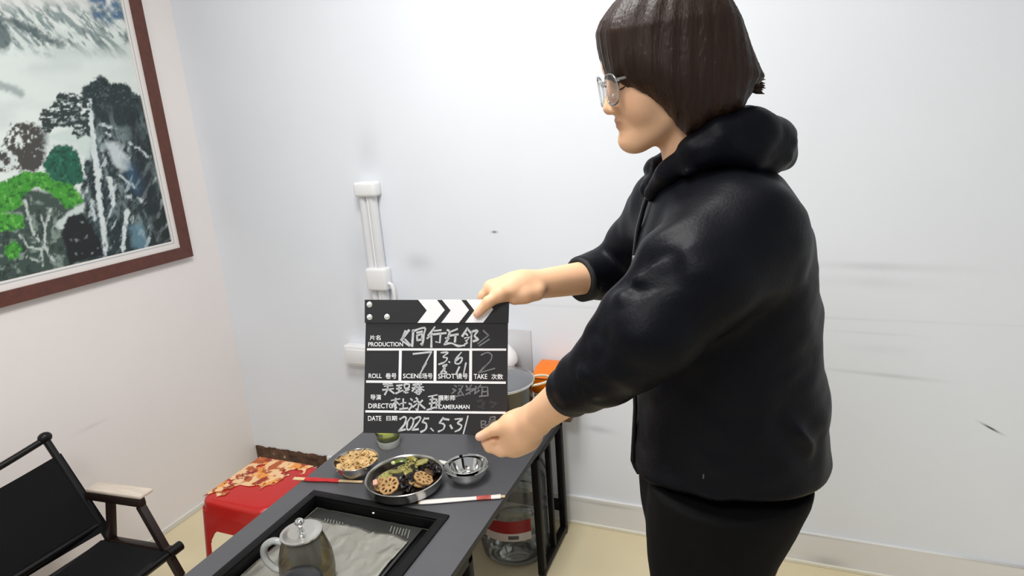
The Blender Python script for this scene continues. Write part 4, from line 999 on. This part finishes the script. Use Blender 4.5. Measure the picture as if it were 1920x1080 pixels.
for s in ([(1600, 20), (1492, 128)], [(1492, 128), (1700, 70)], [(1182, 288), (1210, 306)], [(1160, 335), (1188, 346)], [(1150, 392), (1200, 350)], [(1232, 292), (1292, 288), (1230, 400)], [(1242, 330), (1304, 420)], [(1200, 430), (1300, 405)], [(1332, 290), (1352, 330)], [(1400, 282), (1372, 330)], [(1330, 350), (1440, 330)], [(1384, 300), (1380, 400)], [(1330, 405), (1440, 340)], [(1460, 300), (1440, 400)], [(1440, 400), (1500, 350)], [(1520, 282), (1480, 330)], [(1520, 312), (1608, 308), (1610, 418)], [(1540, 330), (1530, 420)], [(1500, 430), (1618, 418)], [(1548, 370), (1596, 366)],
          [(1524, 742), (1530, 830)], [(1526, 746), (1580, 750), (1570, 785), (1536, 786)], [(1536, 788), (1590, 802), (1580, 825), (1530, 832)], [(1640, 700), (1700, 690), (1690, 724), (1640, 730), (1640, 704)], [(1624, 760), (1650, 730), (1720, 744), (1690, 790), (1630, 780)], [(1650, 760), (1720, 770)], [(1680, 740), (1660, 840)], [(1600, 800), (1640, 770)], [(1640, 850), (1652, 800)]): stroke(fc2, s, 17, q5)
fc2.build('faint_chalk_writing', M_chalk2, clap, None, False)
fc3 = MB()
for s in ([(1500, 430), (1560, 410), (1590, 440)], [(1530, 420), (1600, 440), (1580, 500)]): stroke(fc3, s, 60, q4, .0028)
for s in ([(1480, 490), (1540, 480)], [(1490, 560), (1560, 585)], [(1640, 500), (1720, 520), (1660, 570)], [(1560, 495), (1540, 560)]): stroke(fc3, s, 34, q5, .0028)
fc3.build('rubbed_out_chalk', M_chalk3, clap, None, False)

# ================================================================== PERSON
PA = R(15)
PF = np.array([-math.cos(PA), -math.sin(PA), 0]); PL = np.array([math.sin(PA), -math.cos(PA), 0]); PU = np.array([0, 0, 1.])
_c0 = dep(1375, 700, 0.98); PO = np.array([_c0[0], _c0[1], 0])
def pw(x, y, z): return PO+PF*x+PL*y+PU*z            # person frame (forward, left, up) -> world
def ploc(P): q = np.asarray(P)-PO; return q@PF, q@PL, q[..., 2]
def pp(px, py, yl):                                  # point of the person seen at a pixel, yl to her left
    v = ray(px, py); t = (yl-(EYE-PO)@PL)/(v@PL); return EYE+v*t
def xz(px, py, yl=0.0): x, y, z = ploc(pp(px, py, yl)); return x, z
# head frame
HY, HP, HS = R(12), R(8), 0.92
HC = pw(0.100, 0.0, 1.553)
f0 = PF*math.cos(HY)+PL*math.sin(HY); HL = -PF*math.sin(HY)+PL*math.cos(HY)
HF = f0*math.cos(HP)-PU*math.sin(HP); HU = f0*math.sin(HP)+PU*math.cos(HP)
HM = np.stack([HF, HL, HU], 1)
def hw(x, y, z): return HC+(HF*x+HL*y+HU*z)*HS
def sd_head(P):
    q = (P-HC)@HM/HS
    e = lambda c, r: s_ell(q, c, r); k = lambda a, b, r1, r2: s_cone(q, a, b, r1, r2)
    d = e((-.012, 0, .032), (.096, .077, .082))
    d = smin(d, e((.022, 0, -.030), (.058, .061, .078)), .03)
    d = smin(d, e((.052, 0, .022), (.034, .056, .034)), .02)                       # brow
    for s in (1, -1):
        d = smin(d, k((-.002, s*.054, -.055), (.056, s*.014, -.094), .017, .015), .026)   # jaw
        d = smin(d, e((.052, s*.036, -.040), (.027, .026, .030)), .016)                   # cheek
    d = smin(d, e((.066, 0, -.094), (.018, .021, .016)), .018)                     # chin
    for s in (1, -1):
        d = smax(d, -s_ell(q, (.088, s*.031, -.008), (.016, .017, .011)), .014)     # eye hollow
        d = smin(d, e((.063, s*.032, -.009), (.0155, .0165, .0125)), .004)         # lid over the eyeball
    d = smin(d, k((.077, 0, -.004), (.0905, 0, -.040), .0068, .0105), .012)        # nose
    for s in (1, -1): d = smin(d, e((.083, s*.0115, -.044), (.0105, .0075, .0072)), .006)
    d = smin(d, e((.070, 0, -.064), (.0135, .022, .013)), .010)                    # mouth mound
    d = smin(d, e((.0795, 0, -.0605), (.0065, .0165, .0042)), .003)
    d = smin(d, e((.0780, 0, -.0700), (.0065, .0150, .0052)), .003)
    d = smax(d, -k((.087, -.017, -.0652), (.087, .017, -.0652), .0022, .0022), .002)
    for s in (1, -1):
        d = smin(d, smax(e((-.012, s*.078, -.012), (.019, .008, .030)), -e((-.008, s*.085, -.010), (.010, .006, .018)), .004), .006)  # ear
    return d*HS
LSH = pw(.015, .150, 1.335); RSH = pw(.02, -.150, 1.335)
LEL = pp(1200, 632, .205); REL = dep(1170, 510, 1.165)
LWR = dep(1002, 788, .985); RWR = dep(990, 536, 1.062)
def D(x, y, z): return dep(x, y, z)
HANDS = []   # (a, b, r1, r2, k)
def chain(pts, rs, k=.0035):
    for i in range(len(pts)-1): HANDS.append((pts[i], pts[i+1], rs[i], rs[i+1], k))
# right hand on the top edge: thumb in front of the board, fingers behind it
chain([RWR, D(968, 537, 1.058)], [.0235, .0225], .02)
chain([D(975, 531, 1.052), D(922, 541, 1.040)], [.0165, .0125], .014)
chain([D(975, 531, 1.062), D(921, 539, 1.056)], [.0165, .0125], .014)
chain([D(977, 534, 1.075), D(927, 541, 1.073)], [.0155, .0120], .014)
chain([D(980, 539, 1.082), D(936, 546, 1.087)], [.0145, .0105], .014)
chain([D(922, 541, 1.040), D(907, 555, 1.0445), D(903, 577, 1.0445), D(905, 594, 1.0425)], [.0112, .0092, .0082, .0072])
chain([D(921, 539, 1.056), D(909, 560, 1.056), D(910, 588, 1.046), D(912, 604, 1.043)], [.0112, .0094, .0082, .0072])
chain([D(927, 541, 1.073), D(920, 566, 1.067), D(926, 590, 1.048), D(928, 604, 1.043)], [.0108, .0090, .0080, .0070])
chain([D(936, 546, 1.087), D(934, 568, 1.076), D(940, 588, 1.050), D(942, 598, 1.044)], [.0095, .0082, .0072, .0064])
chain([D(972, 548, 1.045), D(938, 552, 1.022)], [.0165, .0125], .016)
chain([D(938, 552, 1.022), D(916, 566, 1.0165), D(895, 588, 1.0205)], [.0118, .0090, .0072], .005)
chain([D(1006, 547, 1.047), D(985, 553, 1.040), D(966, 560, 1.034)], [.0150, .0130, .0100], .007)
# left hand on the lower right corner: thumb in front, fingers curled under and behind
chain([LWR, D(975, 806, 1.022)], [.0250, .0300], .02)
chain([D(978, 812, 1.020), D(963, 826, 1.030)], [.0315, .0270], .02)
chain([D(985, 796, 1.004), D(957, 794, 1.003)], [.0200, .0150], .018)
chain([D(957, 794, 1.003), D(930, 804, 1.006), D(899, 819, 1.0165)], [.0140, .0096, .0072], .006)
chain([D(966, 832, 1.022), D(940, 844, 1.022), D(918, 838, 1.024), D(912, 829, 1.026)], [.0180, .0108, .0088, .0078])
chain([D(912, 829, 1.026), D(926, 826, 1.018)], [.0078, .0068])
chain([D(962, 836, 1.040), D(936, 834, 1.048), D(918, 818, 1.052), D(916, 798, 1.0435)], [.0160, .0105, .0090, .0076])
chain([D(968, 830, 1.052), D(944, 822, 1.062), D(926, 802, 1.058), D(924, 782, 1.0435)], [.0150, .0100, .0086, .0074])
chain([D(974, 820, 1.058), D(955, 808, 1.066), D(940, 788, 1.058), D(938, 772, 1.043)], [.0135, .0086, .0076, .0066])
hand_pts = np.array([h[0] for h in HANDS])
def sd_hands(P):
    d = np.full(len(P), .2)
    c = P.mean(0); rad = np.linalg.norm(P-c, axis=1).max()
    for a, b, r1, r2, k in HANDS:
        m_ = (np.asarray(a)+np.asarray(b))/2; L = np.linalg.norm(np.asarray(a)-b)/2
        if len(P) < 6000 and np.linalg.norm(m_-c)-L-max(r1, r2)-rad > .05: continue
        d = smin(d, s_cone(P, a, b, r1, r2), k)
    return d
BODY = [(pw(.0, 0, .88), pw(.0, 0, 1.12), .090, .090, .05), (pw(.0, 0, 1.12), pw(.005, 0, 1.31), .090, .075, .05), (pw(.0, -.13, 1.335), pw(.0, .13, 1.335), .040, .040, .05),
        (pw(.0, .06, 1.15), pw(.0, .06, 1.26), .08, .075, .04), (pw(.0, -.06, 1.15), pw(.0, -.06, 1.26), .08, .075, .04),
        (pw(.026, 0, 1.33), pw(.056, 0, 1.475), .060, .054, .04),
        (LSH, LEL, .046, .036, .03), (LEL, LWR, .037, .0245, .02), (RSH, REL, .046, .033, .03), (REL, RWR, .034, .0235, .02)]
for s in (1, -1):
    BODY += [(pw(.02, s*.075, .86), pw(.045, s*.085, .46), .075, .045, .05), (pw(.045, s*.085, .46), pw(.01, s*.085, .08), .045, .032, .03), (pw(.0, s*.085, .05), pw(.13, s*.1, .03), .028, .022, .03)]
def sd_body(P):
    d = np.full(len(P), .2); c = P.mean(0); rad = np.linalg.norm(P-c, axis=1).max(); big = len(P) >= 6000
    for a, b, r1, r2, k in BODY:
        m_ = (np.asarray(a)+np.asarray(b))/2; L = np.linalg.norm(np.asarray(a)-b)/2
        if not big and np.linalg.norm(m_-c)-L-max(r1, r2)-rad > .08: continue
        d = smin(d, s_cone(P, a, b, r1, r2), k)
    if big or np.linalg.norm(c-HC) < .22+rad: d = smin(d, sd_head(P), .014)
    if big or np.linalg.norm(c-D(945, 690, 1.03)) < .30+rad: d = smin(d, sd_hands(P), .012)
    return d
def bounds(pts, m_): p = np.array(pts); return p.min(0)-m_, p.max(0)+m_
lo, hi = bounds([x for b in BODY for x in b[:2]]+list(hand_pts)+[HC+[0, 0, .1]], .13); lo[2] = .001
BV, BF = surfnet(sd_body, lo, hi, .0027)
M_skin = attr_mat('skin', .5, sss=.12, spec=.35, bump=.03, bscale=700)
person = link_mesh('person', BV, BF, M_skin, None, (PO[0], PO[1], 0), True, 0)
tag(person, 'person with brown bob and glasses in black hooded jacket, holding up the clapperboard', 'person')
# skin tones: lips, nails, slightly warmer hands
tone = np.tile(np.array(lin((231, 184, 146))), (len(BV), 1))
tone *= (0.95+.1*fbm(BV*60, 3, 3))[:, None]
q = (BV-HC)@HM/HS
def blend(w, rgb):
    global tone
    w = np.clip(w, 0, 1)[:, None]; tone = tone*(1-w)+np.array(lin(rgb))*w
blend(np.exp(-(((q[:, 0]-.082)/.010)**2+(q[:, 1]/.018)**2+((q[:, 2]+.0652)/.009)**2)**2)*.75, (150, 84, 76))
blend(np.exp(-(((q[:, 0]-.06)/.03)**2+((np.abs(q[:, 1])-.042)/.018)**2+((q[:, 2]+.035)/.02)**2))*.25, (226, 150, 124))
for p, r in ((D(895, 589, 1.011), .007), (D(898, 819, 1.008), .007)): blend(np.exp(-(np.linalg.norm(BV-p, axis=1)/r)**4)*.6, (240, 190, 178))
set_tone(person, tone)
def ppart(name, V, Fc, m_, parent=person, smooth=True, sharp=0): return link_mesh(name, V, Fc, m_, parent, None, smooth, sharp)

# --- hair: chin-length bob with a full fringe
sil = [xz(*p) for p in ((1235, -78), (1168, -32), (1138, 8), (1118, 40), (1112, 66), (1117, 98), (1127, 128), (1136, 152))]
low = [xz(*p, .055) for p in ((1171, 163), (1213, 180), (1243, 203), (1264, 230), (1278, 254), (1302, 257), (1330, 238))]
bak = [xz(*p) for p in ((1374, 214), (1388, 190), (1403, 170), (1432, 147), (1410, 118), (1394, 85), (1376, 40), (1359, 0), (1340, -34), (1310, -70), (1275, -84))]
HPOLY = np.array(sil+low+bak)
def sd_hair(P):
    x, y, z = ploc(P); x0 = HC-PO; hx, hy = x0@PF, x0@PL
    # a gentle sweep of strands from the crown
    an = np.arctan2(y, x-.06); st = .0012*np.sin(an*33+9*vnoise3(np.stack([x*20, y*20, z*7], -1), 2))*vnoise3(np.stack([x*26, y*26, z*10], -1), 4)+.0005*np.sin(an*101+5*vnoise3(np.stack([x*30, y*30, z*9], -1), 6))
    d2 = s_poly(x, z, HPOLY)
    w = .098+.004*np.sin(z*30)
    rr = np.sqrt(((x-.080)/.140)**2+(y/w)**2); d3 = (rr-1)*.096
    dome = s_ell(np.stack([x, y, z], -1), (.078, 0, 1.548), (.150, .104, .136))
    d3 = np.where(z > 1.55, np.maximum(d3, dome), d3)
    d = smax(d2, d3, .040)
    inner = s_ell(np.stack([x, y, z], -1), (.11, 0, 1.44), (.07, .072, .055))       # hollow below, around jaw and neck
    d = smax(d, -inner, .012)
    return d+st
hl, hh = bounds([pw(x, y, z) for x, z in HPOLY for y in (-.11, .11)], .02)
HV, HFc = surfnet(sd_hair, hl, hh, .0028)
M_hair = mat('dark_brown_hair', (40, 24, 16), .45, var=.3, vscale=26, bump=.25, bscale=60, spec=.24, stretch=(7, 7, .55))
ppart('hair', HV, HFc, M_hair)
# flicked tips at the nape
tips = MB()
random.seed(5)
for i in range(16):
    z = random.uniform(-.012, .012); yy = random.uniform(-.05, .06); a = pp(1408+random.uniform(-6, 4), 140+i*1.6, yy); b = pp(1420, 150+i*1.5, yy); c = pp(1430+random.uniform(-6, 6), 149+i*1.8, yy)
    tips.add(tube([a, b, c], [.0045, .003, .0004], 6))
tips.build('hair_tips', M_hair, person)

# --- eyebrow / lash lines and glasses
M_dk = mat('lash_dark', (30, 22, 20), .6)
for s in (1, -1):
    MB().add(tube(smooth_path([hw(.0715, s*.0190, -.0165), hw(.0778, s*.0270, -.0172), hw(.0765, s*.0370, -.0160), hw(.0675, s*.0475, -.0115)], 5), [.0006]+[.0010]*14+[.0006], 6)).build('eyelashes', M_dk, person)
gls = tag(bpy.data.objects.new('eyeglasses', None)) if False else None
M_fr = thin_clear('clear_frame', (247, 248, 248), 1.35, .05, .16, (228, 230, 230))
M_ln = thin_clear('lens', (250, 252, 252), 1.25, .02, .03)
rimB = MB(); rr_ = []
GX, GZ = .0935, -.0145
for s in (1, -1):
    ring = []
    for k in range(40):
        a = 2*math.pi*k/40; ca, sa = math.cos(a), math.sin(a); e = 2.6
        yy = .0245*math.copysign(abs(ca)**(2/e), ca); zz = .0215*math.copysign(abs(sa)**(2/e), sa)
        ring.append(hw(GX-.20*abs(yy+0)*.0-.0000-.22*max(0, (s*0+yy*s+.0)) , s*.0335+yy, GZ+zz+.0))
    rr_.append(ring); rimB.add(tube(ring, .0014, 10, False, True))
rimB.add(tube(smooth_path([hw(GX, -.010, GZ+.006), hw(GX+.003, 0, GZ+.009), hw(GX, .010, GZ+.006)], 5), .0016, 8))
fro = rimB.build('eyeglasses', M_fr, person)
for s, ring in zip((1, -1), rr_):
    c = np.mean(ring, 0); V = [c]+list(ring); link_mesh('lens', V, [[0, 1+k, 1+(k+1) % 40] for k in range(40)], M_ln, fro)
    MB().add(tube(smooth_path([hw(GX-.006, s*.058, GZ+.012), hw(.05, s*.072, GZ+.012), hw(-.005, s*.080, GZ+.008), hw(-.025, s*.080, GZ-.012)], 5), .0018, 8)).build('temple_arm', M_fr, fro)
    MB().add(ball(hw(GX-.010, s*.0100, GZ-.010), .0030, 8, (1, 1, 1.3))).build('nose_pad', mat('nose_pad', (240, 236, 230), .2), fro)

# --- jacket
_f = np.array([xz(px, py, .01) for px, py in ((1220, 906), (1200, 890), (1188, 872), (1187, 855), (1195, 800), (1193, 760), (1191, 680), (1190, 600), (1190, 490), (1200, 420), (1215, 370), (1232, 330), (1262, 290))])
_b = np.array([xz(px, py, .06) for px, py in ((1520, 916), (1540, 895), (1557, 872), (1558, 850), (1551, 800), (1548, 720), (1546, 660), (1536, 560), (1525, 480), (1507, 405), (1488, 365), (1466, 330), (1420, 290))])
ZL = np.array([.903, .915, .93, .95, .98, 1.045, 1.11, 1.21, 1.28, 1.33, 1.365, 1.395, 1.42])
FR = np.interp(ZL, _f[:, 1], _f[:, 0]); _bb = np.interp(ZL, _b[:, 1]-.008*np.clip((1.0-_b[:, 1])/.05, 0, 1), _b[:, 0])
_k = 1/.93; BK = (FR*(1-_k)/2+_k*_bb)/(1-(1-_k)/2)
BW_ = np.array([.125, .142, .154, .163, .169, .168, .166, .168, .172, .170, .155, .120, .085])
def PPr(px, py, yl): return pp(px, py, yl)
SL = [(PPr(1386, 436, .125), .074), (PPr(1300, 520, .170), .073), (PPr(1213, 612, .195), .060), (PPr(1168, 656, .190), .0535), (PPr(1138, 686, .178), .0475), (PPr(1100, 712, .150), .0400), (PPr(1070, 733, .120), .0355)]
SR = [(PPr(1262, 402, -.115), .075), (D(1205, 455, 1.13), .060), (D(1165, 500, 1.165), .049), (D(1130, 515, 1.15), .0430), (D(1090, 524, 1.122), .0385)]
random.seed(21)
FOLDS = []   # (a, b, width, height)
def fold(p0, p1, yl0, yl1, w, h): FOLDS.append((pp(*p0, yl0), pp(*p1, yl1), w, h))
for p0, p1, w, h in (((1192, 500), (1262, 498), .007, .007), ((1186, 522), (1260, 518), .008, .008), ((1150, 618), (1232, 612), .009, .009), ((1126, 650), (1160, 655), .009, .008), ((1205, 470), (1236, 415), .008, .008), ((1215, 480), (1290, 395), .008, .009), ((1090, 700), (1130, 722), .008, .006), ((1170, 560), (1220, 590), .010, .008), ((1255, 400), (1345, 385), .012, .006), ((1120, 735), (1180, 700), .008, .006)):
    fold(p0, p1, .215, .215, w, h)
for p0, p1, w, h in (((1200, 800), (1230, 860), .012, .010), ((1195, 865), (1245, 835), .012, .010), ((1540, 690), (1500, 720), .012, .006), ((1545, 850), (1500, 800), .014, .008), ((1240, 890), (1250, 820), .012, .008)):
    fold(p0, p1, .15, .17, w, h)
def sd_jacket(P):
    x, y, z = ploc(P)
    f_, b_, w_ = np.interp(z, ZL, FR), np.interp(z, ZL, BK), np.interp(z, ZL, BW_)
    cx, a = (f_+b_)/2, (f_-b_)/2
    rr = (np.abs((x-cx)/a)**2.2+np.abs(y/w_)**2.2)**(1/2.2)
    d = (rr-1)*np.minimum(a, w_)
    d = smax(d, np.maximum(ZL[0]+.080*np.clip(np.abs(y)/.17, 0, 1.0)**.55-z, z-ZL[-1]), .012)
    def sleeve(S):
        e = np.full(len(P), .3)
        for (p0, r0), (p1, r1) in zip(S[:-1], S[1:]): e = smin(e, s_cone(P, p0, p1, r0, r1), .012)
        n = S[-1][0]-S[-2][0]; n = n/np.linalg.norm(n)
        return smax(e, (P-S[-1][0])@n-.004, .008)
    d = smin(d, sleeve(SL), .030); d = smin(d, sleeve(SR), .03)
    big = np.abs(d).min() < .05
    if big:
        g = fbm(np.stack([x*9, y*9, z*14], -1), 3, 8)-.5; d = d-g*.016
        for A_, B_, w, h in FOLDS:
            t = s_cone(P, A_, B_, 0, 0); d = d-h*np.exp(-(t/w)**2)+h*.45*np.exp(-((t-1.8*w)/w)**2)
    # neck opening
    d = smax(d, -s_cone(P, pw(.075, 0, 1.41), pw(.16, 0, 1.48), .036, .06), .012)
    return d
jl, jh = bounds([pw(s*.16, t*.2, z) for s in (1, -1) for t in (1, -1) for z in (.9, 1.43)]+[p for p, r in SL+SR], .075)
JV, JF = surfnet(sd_jacket, jl, jh, .0048)
M_jk = mat('black_nylon', (12, 13, 19), .46, bump=.12, bscale=240, spec=.10)
jacket = ppart('jacket', JV, JF, M_jk)
# hood lying in a thick roll around the neck and over the upper back
HD = [[(pp(1222, 362, .03), .010), (pp(1254, 322, .062), .014), (pp(1303, 284, .084), .018), (pp(1355, 254, .085), .023), (pp(1408, 246, .064), .030), (pp(1442, 266, .03), .033), (pp(1444, 264, -.03), .032)],
      [(pp(1216, 356, -.01), .010), (pp(1228, 312, -.06), .015), (pp(1275, 279, -.085), .018), (pp(1340, 246, -.09), .024), (pp(1400, 240, -.07), .030), (pp(1444, 264, -.03), .032)],
      [(pp(1436, 290, .04), .024), (pp(1464, 291, 0), .017), (pp(1436, 290, -.04), .024)],
      [(pp(1290, 318, .086), .010), (pp(1335, 288, .090), .016), (pp(1400, 282, .075), .024), (pp(1436, 290, .04), .024)]]
def sd_hood(P):
    d = np.full(len(P), .3)
    for C_ in HD:
        for (p0, r0), (p1, r1) in zip(C_[:-1], C_[1:]): d = smin(d, s_cone(P, p0, p1, r0, r1), .014)
    d = smax(d, -s_cone(P, pp(1400, 208, .0), pp(1432, 246, 0.0), .022, .012), .012)
    if np.abs(d).min() < .05:
        x, y, z = ploc(P); d = d-(fbm(np.stack([x*16, y*16, z*22], -1), 3, 15)-.5)*.014
        for p0, p1, yl, w, h in (((1320, 300), (1440, 272), .10, .007, .007), ((1400, 250), (1478, 296), .07, .007, .006), ((1280, 330), (1360, 292), .10, .006, .006)):
            t = s_cone(P, pp(*p0, yl), pp(*p1, yl*.7), 0, 0); d = d-h*np.exp(-(t/w)**2)
    return d
hl, hh = bounds([p for C_ in HD for p, r in C_], .055)
ppart('hood', *surfnet(sd_hood, hl, hh, .0036), M_jk, jacket)
# cuffs, zip
M_cuff = mat('black_rib', (13, 13, 16), .7, bump=.3, bscale=500)
for S in (SL, SR):
    n = S[-1][0]-S[-2][0]; n = n/np.linalg.norm(n); c = S[-1][0]
    ax = Vector(n); u = np.array(ax.orthogonal().normalized()); w = np.cross(n, u); r = S[-1][1]
    prof = [(r*.72, .004), (r*.93, .008), (r*1.03, .004), (r*1.04, -.012), (r*1.0, -.022), (r*.86, -.022)]
    V, Fc = lathe(prof, (0, 0, 0), 40); ppart('cuff', [c+u*v[0]+w*v[1]+n*v[2] for v in V], Fc, M_cuff, jacket)
zp = [pw(np.interp(z, ZL, FR)+.0015, .006, z) for z in np.linspace(.93, 1.385, 40)]
MB().add(tube(zp, .0035, 8)).build('zipper', mat('black_zip', (24, 24, 27), .3, metal=.4), jacket)
za = pp(1190, 487, .03)
MB().add(box(za, (.006, .004, .012), .001)).build('zipper_pull', mat('silver_pull', (190, 190, 192), .3, metal=.8), jacket)
za = pp(1319, 893, .188)
MB().add(box(za, (.002, .003, .006), .0006)).build('pocket_pull', mat('dull_pull', (90, 90, 92), .4, metal=.6), jacket)

# --- trousers and shoes
_f = np.array([xz(px, py, .03) for px, py in ((1222, 1078), (1220, 1030), (1219, 985), (1219, 940), (1222, 905))])
_b = np.array([xz(px, py, .10) for px, py in ((1428, 1078), (1450, 1035), (1482, 985), (1502, 945), (1512, 905))])
PZf = np.concatenate([[0, .1, .45], _f[:, 1]]); PXf = np.concatenate([[.055, .06, .105], _f[:, 0]])
PZb = np.concatenate([[0, .1, .45], _b[:, 1]]); PXb = np.concatenate([[-.055, -.05, -.02], _b[:, 0]-.006])
def sd_pants(P):
    x, y, z = ploc(P); d = np.full(len(P), .3)
    f_ = np.interp(z, PZf, PXf); b_ = np.interp(z, PZb, PXb)
    cx, a = (f_+b_)/2, (f_-b_)/2
    lw = np.interp(z, [0, .45, .75, .84], [.060, .066, .080, .084])
    for s in (1, -1):
        e = (np.sqrt(((x-cx)/a)**2+((y-s*.088)/lw)**2)-1)*np.minimum(a, lw); d = smin(d, e, .03)
    hip = (np.sqrt(((x-cx)/a)**2+(y/.155)**2)-1)*a; hip = smax(hip, .80-z, .05); d = smin(d, hip, .05)
    d = smax(d, np.maximum(z-.96, .045-z), .006)
    return d-(fbm(np.stack([x*10, y*10, z*10], -1), 3, 25)-.5)*.010
tl, th = bounds([pw(x, y, z) for x in (-.14, .15) for y in (-.2, .2) for z in (.04, .97)], .01)
ppart('trousers', *surfnet(sd_pants, tl, th, .0065), mat('black_trousers', (5, 5, 5), .8, bump=.1, bscale=400, spec=.15))
for s in (1, -1):
    def sd_shoe(P, s=s):
        x, y, z = ploc(P); q = np.stack([x, y-s*.092, z], -1)
        d = smin(s_cone(q, (-.045, 0, .042), (.13, s*.012, .032), .042, .034), s_cone(q, (-.01, 0, .06), (-.01, 0, .10), .045, .042), .03)
        return smax(d, .0012-z, .004)
    sl_, sh_ = bounds([pw(-.1, s*.03, .0), pw(.19, s*.15, .15), pw(-.1, s*.15, 0), pw(.19, s*.03, .15)], .02)
    ppart('shoe', *surfnet(sd_shoe, sl_, sh_, .005), mat('black_shoe', (20, 20, 20), .5))
